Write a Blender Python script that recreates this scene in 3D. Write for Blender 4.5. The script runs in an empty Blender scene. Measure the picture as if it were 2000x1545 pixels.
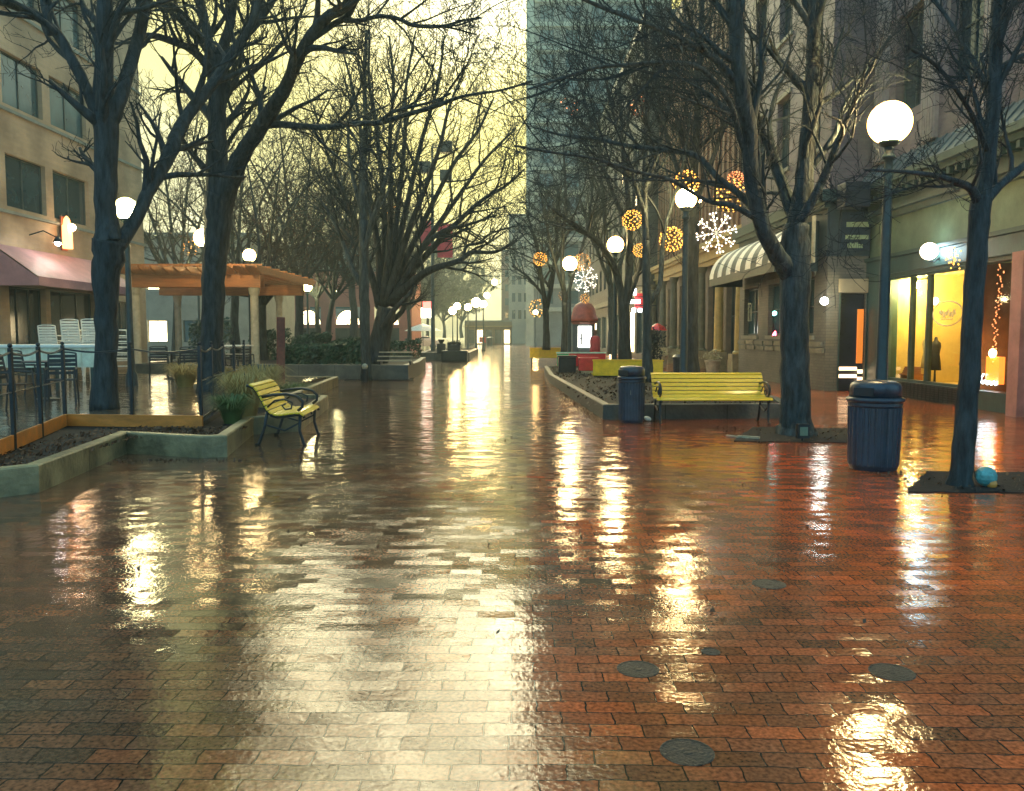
import bpy, math, random
from mathutils import Vector, Matrix
PI = math.pi
C = bpy.context.scene.collection
sc = bpy.context.scene
F = 1600.0; PITCH = math.radians(4.2); CH = 1.5
_c, _s = math.cos(PITCH), math.sin(PITCH)

def at(px, py, Y):
    dy = F*_c + (772.5-py)*_s
    dz = -F*_s + (772.5-py)*_c
    k = Y/dy
    return Vector(((px-1000)*k, Y, CH+dz*k))
def gnd(px, py, z=0.0):
    dy = F*_c + (772.5-py)*_s
    dz = -F*_s + (772.5-py)*_c
    k = (z-CH)/dz
    return Vector(((px-1000)*k, dy*k, z))

# ------------------------------------------------------------------ materials
MATS = {}
def _new(name):
    m = bpy.data.materials.new(name); m.use_nodes = True
    nt = m.node_tree; b = nt.nodes['Principled BSDF']
    return m, nt, b
def mat(name, col, rough=0.6, var=0.25, scale=4.0, bump=0.0, bscale=30.0, metal=0.0, spec=0.5, stretch=None, coat=0.0, col2=None):
    if name in MATS: return MATS[name]
    m, nt, b = _new(name); N = nt.nodes; L = nt.links
    tc = N.new('ShaderNodeTexCoord'); mp = N.new('ShaderNodeMapping')
    L.new(tc.outputs['Object'], mp.inputs['Vector'])
    if stretch: mp.inputs['Scale'].default_value = stretch
    n = N.new('ShaderNodeTexNoise'); n.inputs['Scale'].default_value = scale; n.inputs['Detail'].default_value = 6
    n.inputs['Roughness'].default_value = 0.65
    L.new(mp.outputs[0], n.inputs['Vector'])
    r = N.new('ShaderNodeValToRGB')
    c1 = [max(0, c*(1-var)) for c in col]; c2 = [min(1, c*(1+var)) for c in (col2 or col)]
    r.color_ramp.elements[0].position = 0.32; r.color_ramp.elements[1].position = 0.68
    r.color_ramp.elements[0].color = (*c1, 1); r.color_ramp.elements[1].color = (*c2, 1)
    L.new(n.outputs['Fac'], r.inputs[0]); L.new(r.outputs[0], b.inputs['Base Color'])
    b.inputs['Metallic'].default_value = metal
    b.inputs['Specular IOR Level'].default_value = spec
    b.inputs['Coat Weight'].default_value = coat; b.inputs['Coat Roughness'].default_value = 0.15
    mr = N.new('ShaderNodeMapRange'); mr.inputs[3].default_value = max(0.02, rough*0.7); mr.inputs[4].default_value = min(1, rough*1.3)
    L.new(n.outputs['Fac'], mr.inputs[0]); L.new(mr.outputs[0], b.inputs['Roughness'])
    if bump > 0:
        n2 = N.new('ShaderNodeTexNoise'); n2.inputs['Scale'].default_value = bscale; n2.inputs['Detail'].default_value = 5
        L.new(mp.outputs[0], n2.inputs['Vector'])
        bp = N.new('ShaderNodeBump'); bp.inputs['Strength'].default_value = bump; bp.inputs['Distance'].default_value = 0.05 if name.startswith('bark') else 0.02
        L.new(n2.outputs['Fac'], bp.inputs['Height']); L.new(bp.outputs[0], b.inputs['Normal'])
    MATS[name] = m; return m
def emis(name, col, strength):
    if name in MATS: return MATS[name]
    m, nt, b = _new(name)
    b.inputs['Base Color'].default_value = (*col, 1)
    b.inputs['Emission Color'].default_value = (*col, 1); b.inputs['Emission Strength'].default_value = strength
    b.inputs['Roughness'].default_value = 0.3
    MATS[name] = m; return m
def brickmat(name, c1, c2, mortar, w=0.22, h=0.075, rough=0.55, axis='XZ', bump=0.4, msize=0.008):
    if name in MATS: return MATS[name]
    m, nt, b = _new(name); N = nt.nodes; L = nt.links
    tc = N.new('ShaderNodeTexCoord'); sp = N.new('ShaderNodeSeparateXYZ'); cb = N.new('ShaderNodeCombineXYZ')
    L.new(tc.outputs['Object'], sp.inputs[0])
    ad = N.new('ShaderNodeMath'); ad.operation = 'ADD'
    L.new(sp.outputs['X'], ad.inputs[0]); L.new(sp.outputs['Y'], ad.inputs[1])
    L.new(ad.outputs[0], cb.inputs[0]); L.new(sp.outputs['Z'], cb.inputs[1])
    br = N.new('ShaderNodeTexBrick'); br.inputs['Scale'].default_value = 1
    br.inputs['Brick Width'].default_value = w; br.inputs['Row Height'].default_value = h; br.inputs['Mortar Size'].default_value = msize
    br.inputs['Color1'].default_value = (*c1, 1); br.inputs['Color2'].default_value = (*c2, 1); br.inputs['Mortar'].default_value = (*mortar, 1)
    L.new(cb.outputs[0], br.inputs['Vector'])
    n = N.new('ShaderNodeTexNoise'); n.inputs['Scale'].default_value = 0.6; n.inputs['Detail'].default_value = 8
    L.new(tc.outputs['Object'], n.inputs['Vector'])
    mr = N.new('ShaderNodeMapRange'); mr.inputs[1].default_value = .3; mr.inputs[2].default_value = .7; mr.inputs[3].default_value = .55; mr.inputs[4].default_value = 1.3
    L.new(n.outputs['Fac'], mr.inputs[0])
    mx = N.new('ShaderNodeVectorMath'); mx.operation = 'SCALE'
    L.new(br.outputs['Color'], mx.inputs[0]); L.new(mr.outputs[0], mx.inputs['Scale'])
    L.new(mx.outputs[0], b.inputs['Base Color']); b.inputs['Roughness'].default_value = rough
    bp = N.new('ShaderNodeBump'); bp.inputs['Strength'].default_value = bump; bp.inputs['Distance'].default_value = 0.01; bp.invert = True
    L.new(br.outputs['Fac'], bp.inputs['Height']); L.new(bp.outputs[0], b.inputs['Normal'])
    MATS[name] = m; return m
def glass(name, tint=(0.8, 0.9, 0.9), trans=0.75):
    if name in MATS: return MATS[name]
    m = bpy.data.materials.new(name); m.use_nodes = True; nt = m.node_tree; N = nt.nodes; L = nt.links
    N.remove(N['Principled BSDF'])
    o = N['Material Output']; mx = N.new('ShaderNodeMixShader'); t = N.new('ShaderNodeBsdfTransparent'); g = N.new('ShaderNodeBsdfGlossy')
    t.inputs[0].default_value = (*[c*trans for c in tint], 1); g.inputs['Roughness'].default_value = 0.04
    lw = N.new('ShaderNodeFresnel'); lw.inputs[0].default_value = 1.6
    L.new(lw.outputs[0], mx.inputs[0]); L.new(t.outputs[0], mx.inputs[1]); L.new(g.outputs[0], mx.inputs[2]); L.new(mx.outputs[0], o.inputs[0])
    MATS[name] = m; return m

def wetbrick(name, c1, c2, mortar, angle=0.0, puddle=0.5, tilt=.042):
    m, nt, b = _new(name); N = nt.nodes; L = nt.links
    tc = N.new('ShaderNodeTexCoord'); mp = N.new('ShaderNodeMapping'); mp.inputs['Rotation'].default_value = (0, 0, angle)
    L.new(tc.outputs['Object'], mp.inputs['Vector'])
    # slightly wander the courses so that they are not ruler straight
    wn = N.new('ShaderNodeTexNoise'); wn.inputs['Scale'].default_value = 1.3; wn.inputs['Detail'].default_value = 3
    L.new(mp.outputs[0], wn.inputs['Vector'])
    ws = N.new('ShaderNodeVectorMath'); ws.operation = 'MULTIPLY_ADD'
    ws.inputs[1].default_value = (0.05, 0.05, 0); L.new(wn.outputs['Color'], ws.inputs[0]); L.new(mp.outputs[0], ws.inputs[2])
    wn2 = N.new('ShaderNodeTexNoise'); wn2.inputs['Scale'].default_value = 14; wn2.inputs['Detail'].default_value = 2
    L.new(mp.outputs[0], wn2.inputs['Vector'])
    ws2 = N.new('ShaderNodeVectorMath'); ws2.operation = 'MULTIPLY_ADD'
    ws2.inputs[1].default_value = (0.022, 0.022, 0); L.new(wn2.outputs['Color'], ws2.inputs[0]); L.new(ws.outputs[0], ws2.inputs[2])
    br = N.new('ShaderNodeTexBrick'); br.inputs['Scale'].default_value = 1
    br.inputs['Brick Width'].default_value = 0.2; br.inputs['Row Height'].default_value = 0.1
    br.inputs['Mortar Size'].default_value = 0.0036; br.inputs['Mortar Smooth'].default_value = 0.25
    br.inputs['Color1'].default_value = (*c1, 1); br.inputs['Color2'].default_value = (*c2, 1); br.inputs['Mortar'].default_value = (*mortar, 1)
    L.new(ws2.outputs[0], br.inputs['Vector'])
    # per-brick random id (same cells as the brick texture)
    def MN(op, a, b_=None):
        q = N.new('ShaderNodeMath'); q.operation = op
        for i_, v_ in enumerate((a, b_)):
            if v_ is None: continue
            if hasattr(v_, 'is_output'): L.new(v_, q.inputs[i_])
            else: q.inputs[i_].default_value = v_
        return q.outputs[0]
    sx = N.new('ShaderNodeSeparateXYZ'); L.new(ws2.outputs[0], sx.inputs[0])
    row = MN('FLOOR', MN('DIVIDE', sx.outputs[1], .1))
    par = MN('MULTIPLY', MN('SUBTRACT', 1.0, MN('FLOORED_MODULO', row, 2.0)), .1)
    col = MN('FLOOR', MN('DIVIDE', MN('ADD', sx.outputs[0], par), .2))
    idv = N.new('ShaderNodeCombineXYZ'); L.new(col, idv.inputs[0]); L.new(row, idv.inputs[1])
    wh = N.new('ShaderNodeTexWhiteNoise'); wh.noise_dimensions = '2D'; L.new(idv.outputs[0], wh.inputs['Vector'])
    brc = N.new('ShaderNodeValToRGB'); L.new(wh.outputs['Value'], brc.inputs[0]); brc.color_ramp.interpolation = 'LINEAR'
    ee = brc.color_ramp.elements; ee[0].position = 0; ee[0].color = (.62, .70, .72, 1); ee[1].position = 1; ee[1].color = (1.25, 1.15, 1.1, 1)
    for p_, c_ in ((.15, (.75, .80, .80)), (.35, (.95, .92, .9)), (.7, (1.05, 1.0, 1.0))): x_ = ee.new(p_); x_.color = (*c_, 1)
    # large tone patches, with orange lamp glow painted into the colour towards the right
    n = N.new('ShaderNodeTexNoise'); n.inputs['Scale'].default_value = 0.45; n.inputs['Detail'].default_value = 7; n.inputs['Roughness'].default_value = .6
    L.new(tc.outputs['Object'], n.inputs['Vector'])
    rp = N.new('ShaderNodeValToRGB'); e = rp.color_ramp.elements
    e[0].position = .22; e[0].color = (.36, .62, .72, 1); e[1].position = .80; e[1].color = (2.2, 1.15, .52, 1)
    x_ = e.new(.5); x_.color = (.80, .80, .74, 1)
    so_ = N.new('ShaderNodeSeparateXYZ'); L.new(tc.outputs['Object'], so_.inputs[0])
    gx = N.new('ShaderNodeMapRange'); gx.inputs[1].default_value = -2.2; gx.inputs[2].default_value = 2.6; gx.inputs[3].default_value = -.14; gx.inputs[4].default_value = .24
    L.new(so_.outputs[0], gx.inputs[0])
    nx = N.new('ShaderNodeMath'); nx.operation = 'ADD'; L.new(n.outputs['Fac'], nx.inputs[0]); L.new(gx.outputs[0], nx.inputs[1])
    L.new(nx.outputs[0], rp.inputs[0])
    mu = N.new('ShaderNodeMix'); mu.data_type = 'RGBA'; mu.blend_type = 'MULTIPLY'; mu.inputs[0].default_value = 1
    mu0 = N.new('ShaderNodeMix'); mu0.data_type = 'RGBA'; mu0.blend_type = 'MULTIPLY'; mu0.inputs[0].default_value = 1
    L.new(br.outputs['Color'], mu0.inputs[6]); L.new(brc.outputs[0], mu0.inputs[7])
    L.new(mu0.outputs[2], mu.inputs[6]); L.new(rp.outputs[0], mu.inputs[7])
    # fine grain
    n3 = N.new('ShaderNodeTexNoise'); n3.inputs['Scale'].default_value = 55; n3.inputs['Detail'].default_value = 4
    L.new(tc.outputs['Object'], n3.inputs['Vector'])
    r3 = N.new('ShaderNodeMapRange'); r3.inputs[1].default_value = .3; r3.inputs[2].default_value = .7; r3.inputs[3].default_value = .40; r3.inputs[4].default_value = 1.55
    L.new(n3.outputs['Fac'], r3.inputs[0])
    v3 = N.new('ShaderNodeVectorMath'); v3.operation = 'SCALE'; L.new(mu.outputs[2], v3.inputs[0]); L.new(r3.outputs[0], v3.inputs['Scale'])
    L.new(v3.outputs[0], b.inputs['Base Color'])
    # water film
    pn = N.new('ShaderNodeTexNoise'); pn.inputs['Scale'].default_value = 0.9; pn.inputs['Detail'].default_value = 5; pn.inputs['Roughness'].default_value = .62
    L.new(tc.outputs['Object'], pn.inputs['Vector'])
    pr = N.new('ShaderNodeMapRange'); pr.inputs[1].default_value = puddle-.2; pr.inputs[2].default_value = puddle+.2; pr.clamp = True
    L.new(pn.outputs['Fac'], pr.inputs[0])
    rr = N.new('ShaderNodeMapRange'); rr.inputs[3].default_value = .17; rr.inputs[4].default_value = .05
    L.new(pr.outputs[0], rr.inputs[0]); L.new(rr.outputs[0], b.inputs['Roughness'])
    b.inputs['IOR'].default_value = 1.5
    b.inputs['Specular IOR Level'].default_value = .62
    # bumps: mortar joints, uneven bricks, grain
    b1 = N.new('ShaderNodeBump'); b1.invert = True; b1.inputs['Distance'].default_value = .014; b1.inputs['Strength'].default_value = .9
    L.new(br.outputs['Fac'], b1.inputs['Height'])
    n4 = N.new('ShaderNodeTexNoise'); n4.inputs['Scale'].default_value = 5.5; n4.inputs['Detail'].default_value = 2
    L.new(tc.outputs['Object'], n4.inputs['Vector'])
    b2 = N.new('ShaderNodeBump'); b2.inputs['Distance'].default_value = .030; b2.inputs['Strength'].default_value = .09
    L.new(n4.outputs['Fac'], b2.inputs['Height']); L.new(b1.outputs[0], b2.inputs['Normal'])
    n5 = N.new('ShaderNodeTexNoise'); n5.inputs['Scale'].default_value = 38; n5.inputs['Detail'].default_value = 3
    L.new(tc.outputs['Object'], n5.inputs['Vector'])
    sm = N.new('ShaderNodeMapRange'); sm.inputs[3].default_value = .20; sm.inputs[4].default_value = .06
    L.new(pr.outputs[0], sm.inputs[0])
    b3 = N.new('ShaderNodeBump'); b3.inputs['Distance'].default_value = .010
    L.new(sm.outputs[0], b3.inputs['Strength'])
    L.new(n5.outputs['Fac'], b3.inputs['Height']); L.new(b2.outputs[0], b3.inputs['Normal'])
    tl = N.new('ShaderNodeVectorMath'); tl.operation = 'MULTIPLY_ADD'; L.new(wh.outputs['Color'], tl.inputs[0])
    tl.inputs[1].default_value = (tilt*.6, tilt*1.5, 0); tl.inputs[2].default_value = (-tilt*.3, -tilt*.75, 0)
    va = N.new('ShaderNodeVectorMath'); va.operation = 'ADD'; L.new(b3.outputs[0], va.inputs[0]); L.new(tl.outputs[0], va.inputs[1])
    vn = N.new('ShaderNodeVectorMath'); vn.operation = 'NORMALIZE'; L.new(va.outputs[0], vn.inputs[0])
    L.new(vn.outputs[0], b.inputs['Normal'])
    MATS[name] = m; return m

# ------------------------------------------------------------------ mesh builder
class MB:
    def __init__(s): s.v = []; s.f = []
    def quad(s, a, b, c, d):
        n = len(s.v); s.v += [tuple(a), tuple(b), tuple(c), tuple(d)]; s.f.append((n, n+1, n+2, n+3)); return s
    def box(s, x0, x1, y0, y1, z0, z1, M=None):
        n = len(s.v)
        P = [(x0,y0,z0),(x1,y0,z0),(x1,y1,z0),(x0,y1,z0),(x0,y0,z1),(x1,y0,z1),(x1,y1,z1),(x0,y1,z1)]
        if M is not None: P = [tuple(M @ Vector(p)) for p in P]
        s.v += P
        s.f += [(n,n+3,n+2,n+1),(n+4,n+5,n+6,n+7),(n,n+1,n+5,n+4),(n+1,n+2,n+6,n+5),(n+2,n+3,n+7,n+6),(n+3,n,n+4,n+7)]
        return s
    def bar(s, a, b, w, h):
        a = Vector(a); b = Vector(b); d = (b-a); L = d.length; q = d.to_track_quat('Y', 'Z').to_matrix().to_4x4()
        return s.box(-w/2, w/2, 0, L, -h/2, h/2, Matrix.Translation(a) @ q)
    def tube(s, pts, rad, n=8, cap=True):
        pts = [Vector(p) for p in pts]
        if not hasattr(rad, '__len__'): rad = [rad]*len(pts)
        base = len(s.v); k = len(pts); up = None
        for i in range(k):
            t = (pts[min(i+1, k-1)]-pts[max(i-1, 0)])
            if t.length < 1e-9: t = Vector((0, 0, 1))
            t.normalize()
            if up is None:
                up = Vector((1, 0, 0)) if abs(t.x) < .8 else Vector((0, 1, 0))
            a = up - t*up.dot(t)
            if a.length < 1e-6: a = t.orthogonal()
            a.normalize(); up = a; b = t.cross(a)
            for j in range(n):
                an = 2*PI*j/n
                p = pts[i] + (a*math.cos(an)+b*math.sin(an))*rad[i]
                s.v.append((p.x, p.y, p.z))
        for i in range(k-1):
            for j in range(n):
                j2 = (j+1) % n
                s.f.append((base+i*n+j, base+i*n+j2, base+(i+1)*n+j2, base+(i+1)*n+j))
        if cap:
            s.f.append(tuple(base+j for j in reversed(range(n)))); s.f.append(tuple(base+(k-1)*n+j for j in range(n)))
        return s
    def lathe(s, prof, n=20, c=(0, 0, 0), sx=1, sy=1):
        base = len(s.v)
        for r, z in prof:
            for j in range(n):
                a = 2*PI*j/n; s.v.append((c[0]+r*math.cos(a)*sx, c[1]+r*math.sin(a)*sy, c[2]+z))
        for i in range(len(prof)-1):
            for j in range(n):
                j2 = (j+1) % n; s.f.append((base+i*n+j, base+i*n+j2, base+(i+1)*n+j2, base+(i+1)*n+j))
        s.f.append(tuple(base+j for j in reversed(range(n)))); s.f.append(tuple(base+(len(prof)-1)*n+j for j in range(n)))
        return s
    def ball(s, c, r, n=12, m=8, sz=1):
        prof = [(max(1e-4, r*math.sin(PI*i/m)), -r*sz*math.cos(PI*i/m)) for i in range(m+1)]
        return s.lathe(prof, n, c)
    def octa(s, c, r):
        n = len(s.v); x, y, z = c
        s.v += [(x+r,y,z),(x-r,y,z),(x,y+r,z),(x,y-r,z),(x,y,z+r),(x,y,z-r)]
        s.f += [(n,n+2,n+4),(n+2,n+1,n+4),(n+1,n+3,n+4),(n+3,n,n+4),(n+2,n,n+5),(n+1,n+2,n+5),(n+3,n+1,n+5),(n,n+3,n+5)]
        return s
    def prism(s, poly, z0, z1):
        n = len(s.v); k = len(poly)
        s.v += [(p[0], p[1], z0) for p in poly]+[(p[0], p[1], z1) for p in poly]
        s.f.append(tuple(n+i for i in reversed(range(k)))); s.f.append(tuple(n+k+i for i in range(k)))
        for i in range(k):
            j = (i+1) % k; s.f.append((n+i, n+j, n+k+j, n+k+i))
        return s
    def leaf(s, c, r, rng):
        d = Vector((rng.gauss(0,1), rng.gauss(0,1), rng.gauss(0,1))).normalized()
        a = d.orthogonal().normalized(); b = d.cross(a); c = Vector(c)
        n = len(s.v)
        for p in (c+a*r, c+b*r*.5, c-a*r, c-b*r*.5): s.v.append((p.x, p.y, p.z))
        s.f.append((n, n+1, n+2, n+3))
    def build(s, name, m, parent=None, smooth=False, world=False, bevel=0):
        me = bpy.data.meshes.new(name)
        v = s.v
        if world and parent is not None:
            o = parent.location; v = [(p[0]-o.x, p[1]-o.y, p[2]-o.z) for p in v]
        me.from_pydata(v, [], s.f); me.update()
        me.materials.append(m)
        if smooth: me.polygons.foreach_set('use_smooth', [True]*len(me.polygons))
        o = bpy.data.objects.new(name, me); C.objects.link(o)
        if parent is not None: o.parent = parent
        if bevel:
            md = o.modifiers.new('bevel', 'BEVEL'); md.width = bevel; md.segments = 2; md.limit_method = 'ANGLE'
        return o

def thing(name, label, cat, loc=(0, 0, 0), rz=0.0, group=None):
    o = bpy.data.objects.new(name, None); C.objects.link(o); o.empty_display_size = .2
    o.location = loc; o.rotation_euler = (0, 0, rz)
    o['label'] = label; o['category'] = cat
    if group: o['group'] = group
    return o
def tag(o, label, cat, group=None, kind=None):
    o['label'] = label; o['category'] = cat
    if group: o['group'] = group
    if kind: o['kind'] = kind
    return o
def struct(o): o['kind'] = 'structure'; return o
KIDS = {}
def kids(o): return [c for c in C.objects if c.parent == o]
def copy_tree(o, parent=None):
    c = o.copy(); C.objects.link(c); c.parent = parent
    for k in kids(o): copy_tree(k, c)
    return c
def dup(o, loc, rz=0.0, label=None, group=None, scale=None):
    c = copy_tree(o); c.location = loc; c.rotation_euler = (0, 0, rz)
    if label: c['label'] = label
    if group: c['group'] = group
    if scale: c.scale = (scale,)*3
    return c

# palette
M_BARK = mat('bark_wet', (.028, .036, .038), .65, .85, 13, 1.0, 16, stretch=(1, 1, .22), spec=.3)
M_BARK2 = mat('bark_grey', (.036, .050, .052), .7, .8, 14, 1.0, 18, stretch=(1, 1, .25), spec=.3)
M_TWIG = mat('twig', (.022, .030, .033), .8, .3, 2, spec=.2)
M_TWIGB = mat('twig_brown', (.042, .034, .030), .8, .3, 2, spec=.2)
M_LEAFB = mat('dry_leaves', (.13, .065, .035), .7, .5, 3, spec=.25)
M_IRON = mat('black_iron', (.018, .024, .028), .35, .4, 8, .2, 60, metal=.3)
M_POST = mat('post_paint', (.020, .045, .052), .35, .3, 5, .15, 40)
M_YEL = mat('yellow_paint', (.95, .60, .02), .34, .14, 9, .2, 50, coat=.4, stretch=(1, 1, 6))
M_YEL2 = mat('yellow_paint_far', (.86, .62, .02), .38, .15, 6, coat=.3)
M_GREENP = mat('green_paint', (.03, .36, .14), .35, .15, 6, coat=.3)
M_REDP = mat('red_paint', (.62, .03, .035), .35, .15, 6, coat=.3)
M_BIN = mat('bin_navy', (.016, .030, .052), .32, .45, 6, .25, 35, coat=.3)
M_STONE = mat('kerb_stone', (.20, .165, .085), .5, .65, 2.2, .6, 18)
M_STONE2 = mat('kerb_stone_dark', (.085, .09, .075), .5, .45, 2.5, .6, 18)
M_SOIL = mat('wet_soil', (.020, .018, .018), .85, .6, 5, 1.0, 26, spec=.25)
M_WOOD = mat('pergola_wood', (.36, .135, .035), .5, .3, 3, .3, 20, stretch=(.4, 3, 3))
M_KICK = mat('kick_board', (.62, .20, .03), .4, .3, 2, .3, 20, stretch=(1, 3, 3))
M_RUST = mat('rust_post', (.20, .055, .035), .55, .35, 6, .3, 30)
M_CREAM = mat('cream_column', (.42, .38, .26), .55, .25, 5, .2, 20)
M_WHITE = mat('white_plastic', (.92, .87, .74), .35, .08, 4)
M_BLACKF = mat('black_furniture', (.022, .028, .032), .4, .3, 5)
M_HEDGE = mat('hedge_leaf', (.018, .070, .040), .45, .6, 2, spec=.5)
M_STRAW = mat('straw_grass', (.42, .30, .10), .6, .35, 3)
M_GRASS = mat('green_grass', (.09, .15, .04), .6, .4, 3)
def globe(name, core, rim, s1, s2):
    m, nt, b = _new(name); N = nt.nodes; L = nt.links
    lw = N.new('ShaderNodeLayerWeight'); lw.inputs[0].default_value = .5; r = N.new('ShaderNodeMapRange'); r.interpolation_type = 'SMOOTHSTEP'
    r.inputs[1].default_value = .35; r.inputs[2].default_value = .95; L.new(lw.outputs['Facing'], r.inputs[0])
    mx = N.new('ShaderNodeMix'); mx.data_type = 'RGBA'; mx.inputs[6].default_value = (*core, 1); mx.inputs[7].default_value = (*rim, 1); L.new(r.outputs[0], mx.inputs[0])
    m2 = N.new('ShaderNodeMapRange'); m2.inputs[3].default_value = s1; m2.inputs[4].default_value = s2; L.new(r.outputs[0], m2.inputs[0])
    b.inputs['Base Color'].default_value = (.8, .8, .75, 1); L.new(mx.outputs[2], b.inputs['Emission Color']); L.new(m2.outputs[0], b.inputs['Emission Strength'])
    MATS[name] = m; return m
M_LAMP = globe('globe_light', (1, .72, .32), (1, .42, .05), 44, .9)
M_LAMPF = emis('globe_light_far', (1.0, .60, .22), 40)
M_LAMPG = globe('globe_light_green', (1, .86, .42), (.75, .70, .10), 36, .9)
M_LAMPC = globe('globe_light_cool', (.62, .90, 1.0), (1, .6, .2), 10, .8)
M_BULB = emis('bulb_gold', (1.0, .42, .06), 1.8)
M_BULBR = emis('bulb_orange', (1.0, .26, .08), 2.2)
M_BULBW = emis('bulb_white', (1.0, .90, .78), 1.8)
M_PANE = mat('dark_pane', (.020, .045, .055), .08, .5, .8, spec=.9)
M_PANEG = mat('green_pane', (.025, .085, .105), .10, .5, .6, spec=.9)
M_LIT = emis('lit_pane', (1.0, .78, .42), 3.2)
M_LITW = emis('lit_white', (.90, .97, 1.0), 3.0)

# ------------------------------------------------------------------ ground
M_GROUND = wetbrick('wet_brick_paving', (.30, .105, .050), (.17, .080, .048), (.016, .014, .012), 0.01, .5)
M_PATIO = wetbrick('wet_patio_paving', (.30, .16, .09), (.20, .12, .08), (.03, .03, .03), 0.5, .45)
g = MB()
# one sheet to the horizon, finer near the camera
g.quad((-700, -60, 0), (700, -60, 0), (700, 1500, 0), (-700, 1500, 0))
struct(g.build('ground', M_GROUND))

M_DARKJ = mat('joint_dark', (.02, .02, .016), .8)
# raised beds ------------------------------------------------------
def offset_poly(poly, w):
    """shrink a CCW polygon by w"""
    out = []; n = len(poly)
    for i in range(n):
        p0, p1, p2 = Vector(poly[i-1]), Vector(poly[i]), Vector(poly[(i+1) % n])
        d1 = (p1-p0).normalized(); d2 = (p2-p1).normalized()
        n1 = Vector((-d1.y, d1.x)); n2 = Vector((-d2.y, d2.x))
        b = (n1+n2); b = b/max(.3, b.dot(n1)) if b.length > 1e-6 else n1
        out.append(tuple(p1+b*w))
    return out
def kerb_bed(label, poly, h, w, km, fill_h, fm, cat='planter', fill='soil', cap=False):
    cx = sum(p[0] for p in poly)/len(poly); cy = sum(p[1] for p in poly)/len(poly)
    t = thing('raised_bed', label, cat, (cx, cy, 0))
    inn = offset_poly(poly, w); n = len(poly); k = MB()
    for i in range(n):
        j = (i+1) % n
        a, b, c, d = poly[i], poly[j], inn[j], inn[i]
        k.quad((*a, 0), (*b, 0), (*b, h-.015), (*a, h-.015)); k.quad((*d, h), (*c, h), (*c, 0), (*d, 0))
        oi = offset_poly(poly, .015)
        k.quad((*a, h-.015), (*b, h-.015), (*oi[j], h), (*oi[i], h))
        k.quad((*oi[i], h), (*oi[j], h), (*c, h), (*d, h))
    k.build('kerb', km, t, world=True)
    jm = MB()
    for i in range(n):
        a, c = Vector(poly[i]), Vector(poly[(i+1) % n]); l = (c-a).length; m_ = max(1, int(l/1.1)); dr = (c-a)/l; nn = Vector((dr.y, -dr.x))
        for q in range(1, m_):
            p = a+dr*(l*q/m_); w2 = .006
            o1 = p+nn*.002; o2 = p-nn*(w+.0)
            jm.quad((*(o1-dr*w2), .0), (*(o1+dr*w2), .0), (*(o1+dr*w2), h-.013), (*(o1-dr*w2), h-.013))
            jm.quad((*(p-nn*.016-dr*w2), h+.0015), (*(p-nn*.016+dr*w2), h+.0015), (*(o2+dr*w2), h+.0015), (*(o2-dr*w2), h+.0015))
    if jm.f: jm.build('mortar_joints', M_DARKJ, t, world=True)['kind'] = 'stuff'
    f = MB()
    xs = [p[0] for p in inn]; ys = [p[1] for p in inn]
    m = len(f.v); f.v += [(p[0], p[1], fill_h) for p in inn]; f.f.append(tuple(range(m, m+n)))
    f.build(fill, fm, t, world=True)
    return t

terr = [(-16.5, 6.9), (-5.3, 6.9), (-4.52, 7.75), (-4.90, 10.35), (-3.80, 9.95), (-3.52, 10.05), (-3.92, 12.35), (-3.32, 12.75), (-3.78, 16.8),
        (-4.6, 17.4), (-5.2, 24.5), (-16.5, 27.5)]
kerb_bed('low stone kerbed bed of dark soil wrapped round the fenced patio', terr, .27, .13, M_STONE, .20, M_SOIL)
patio = [(-5.2, 7.6), (-6.40, 11.75), (-4.38, 11.5), (-5.38, 16.5), (-5.5, 24.2), (-16.2, 27.1), (-16.2, 7.3)]
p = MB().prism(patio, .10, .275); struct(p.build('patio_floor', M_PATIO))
# straw leaf litter in the bed
rng = random.Random(5)
lit = MB()
for i in range(1500):
    a = rng.random()
    x, y = (rng.uniform(-5.2, -3.7), rng.uniform(10.2, 11.4)) if a < .55 else (rng.uniform(-5.7, -4.7), rng.uniform(7.6, 11.3))
    if a >= .55 and x < -4.75-(y-7.6)*.09-.9: continue
    lit.leaf((x, y, .215+rng.random()*.015), rng.uniform(.015, .04), rng)
tag(lit.build('leaf_litter', M_LEAFB), 'scattered wet brown leaves on the soil in front of the patio fence', 'leaf litter', kind='stuff')

# right planter: kerb running down the street then turning along the bench
rp = [(1.62, 14.55), (5.0, 14.75), (5.35, 16.4), (5.2, 33.0), (1.3, 33.0), (1.18, 26.0)]
kerb_bed('long low kerbed bed behind the yellow slatted bench on the right', rp, .27, .14, M_STONE2, .21, M_SOIL)
# centre left bed with hedge and the many stemmed tree
cp = [(-8.6, 28.3), (-3.5, 27.6), (-3.55, 31.5), (-4.0, 38.0), (-13.5, 39.0), (-13.5, 29.0)]
kerb_bed('wide kerbed bed holding the clipped hedge and the spreading tree', cp, .50, .2, M_STONE2, .42, M_SOIL)
cp2 = [(-5.6, 50), (-2.6, 50), (-2.7, 66), (-6.5, 66)]
kerb_bed('far kerbed bed round the base of the banner pole', cp2, .45, .25, M_STONE2, .38, M_SOIL)

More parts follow.
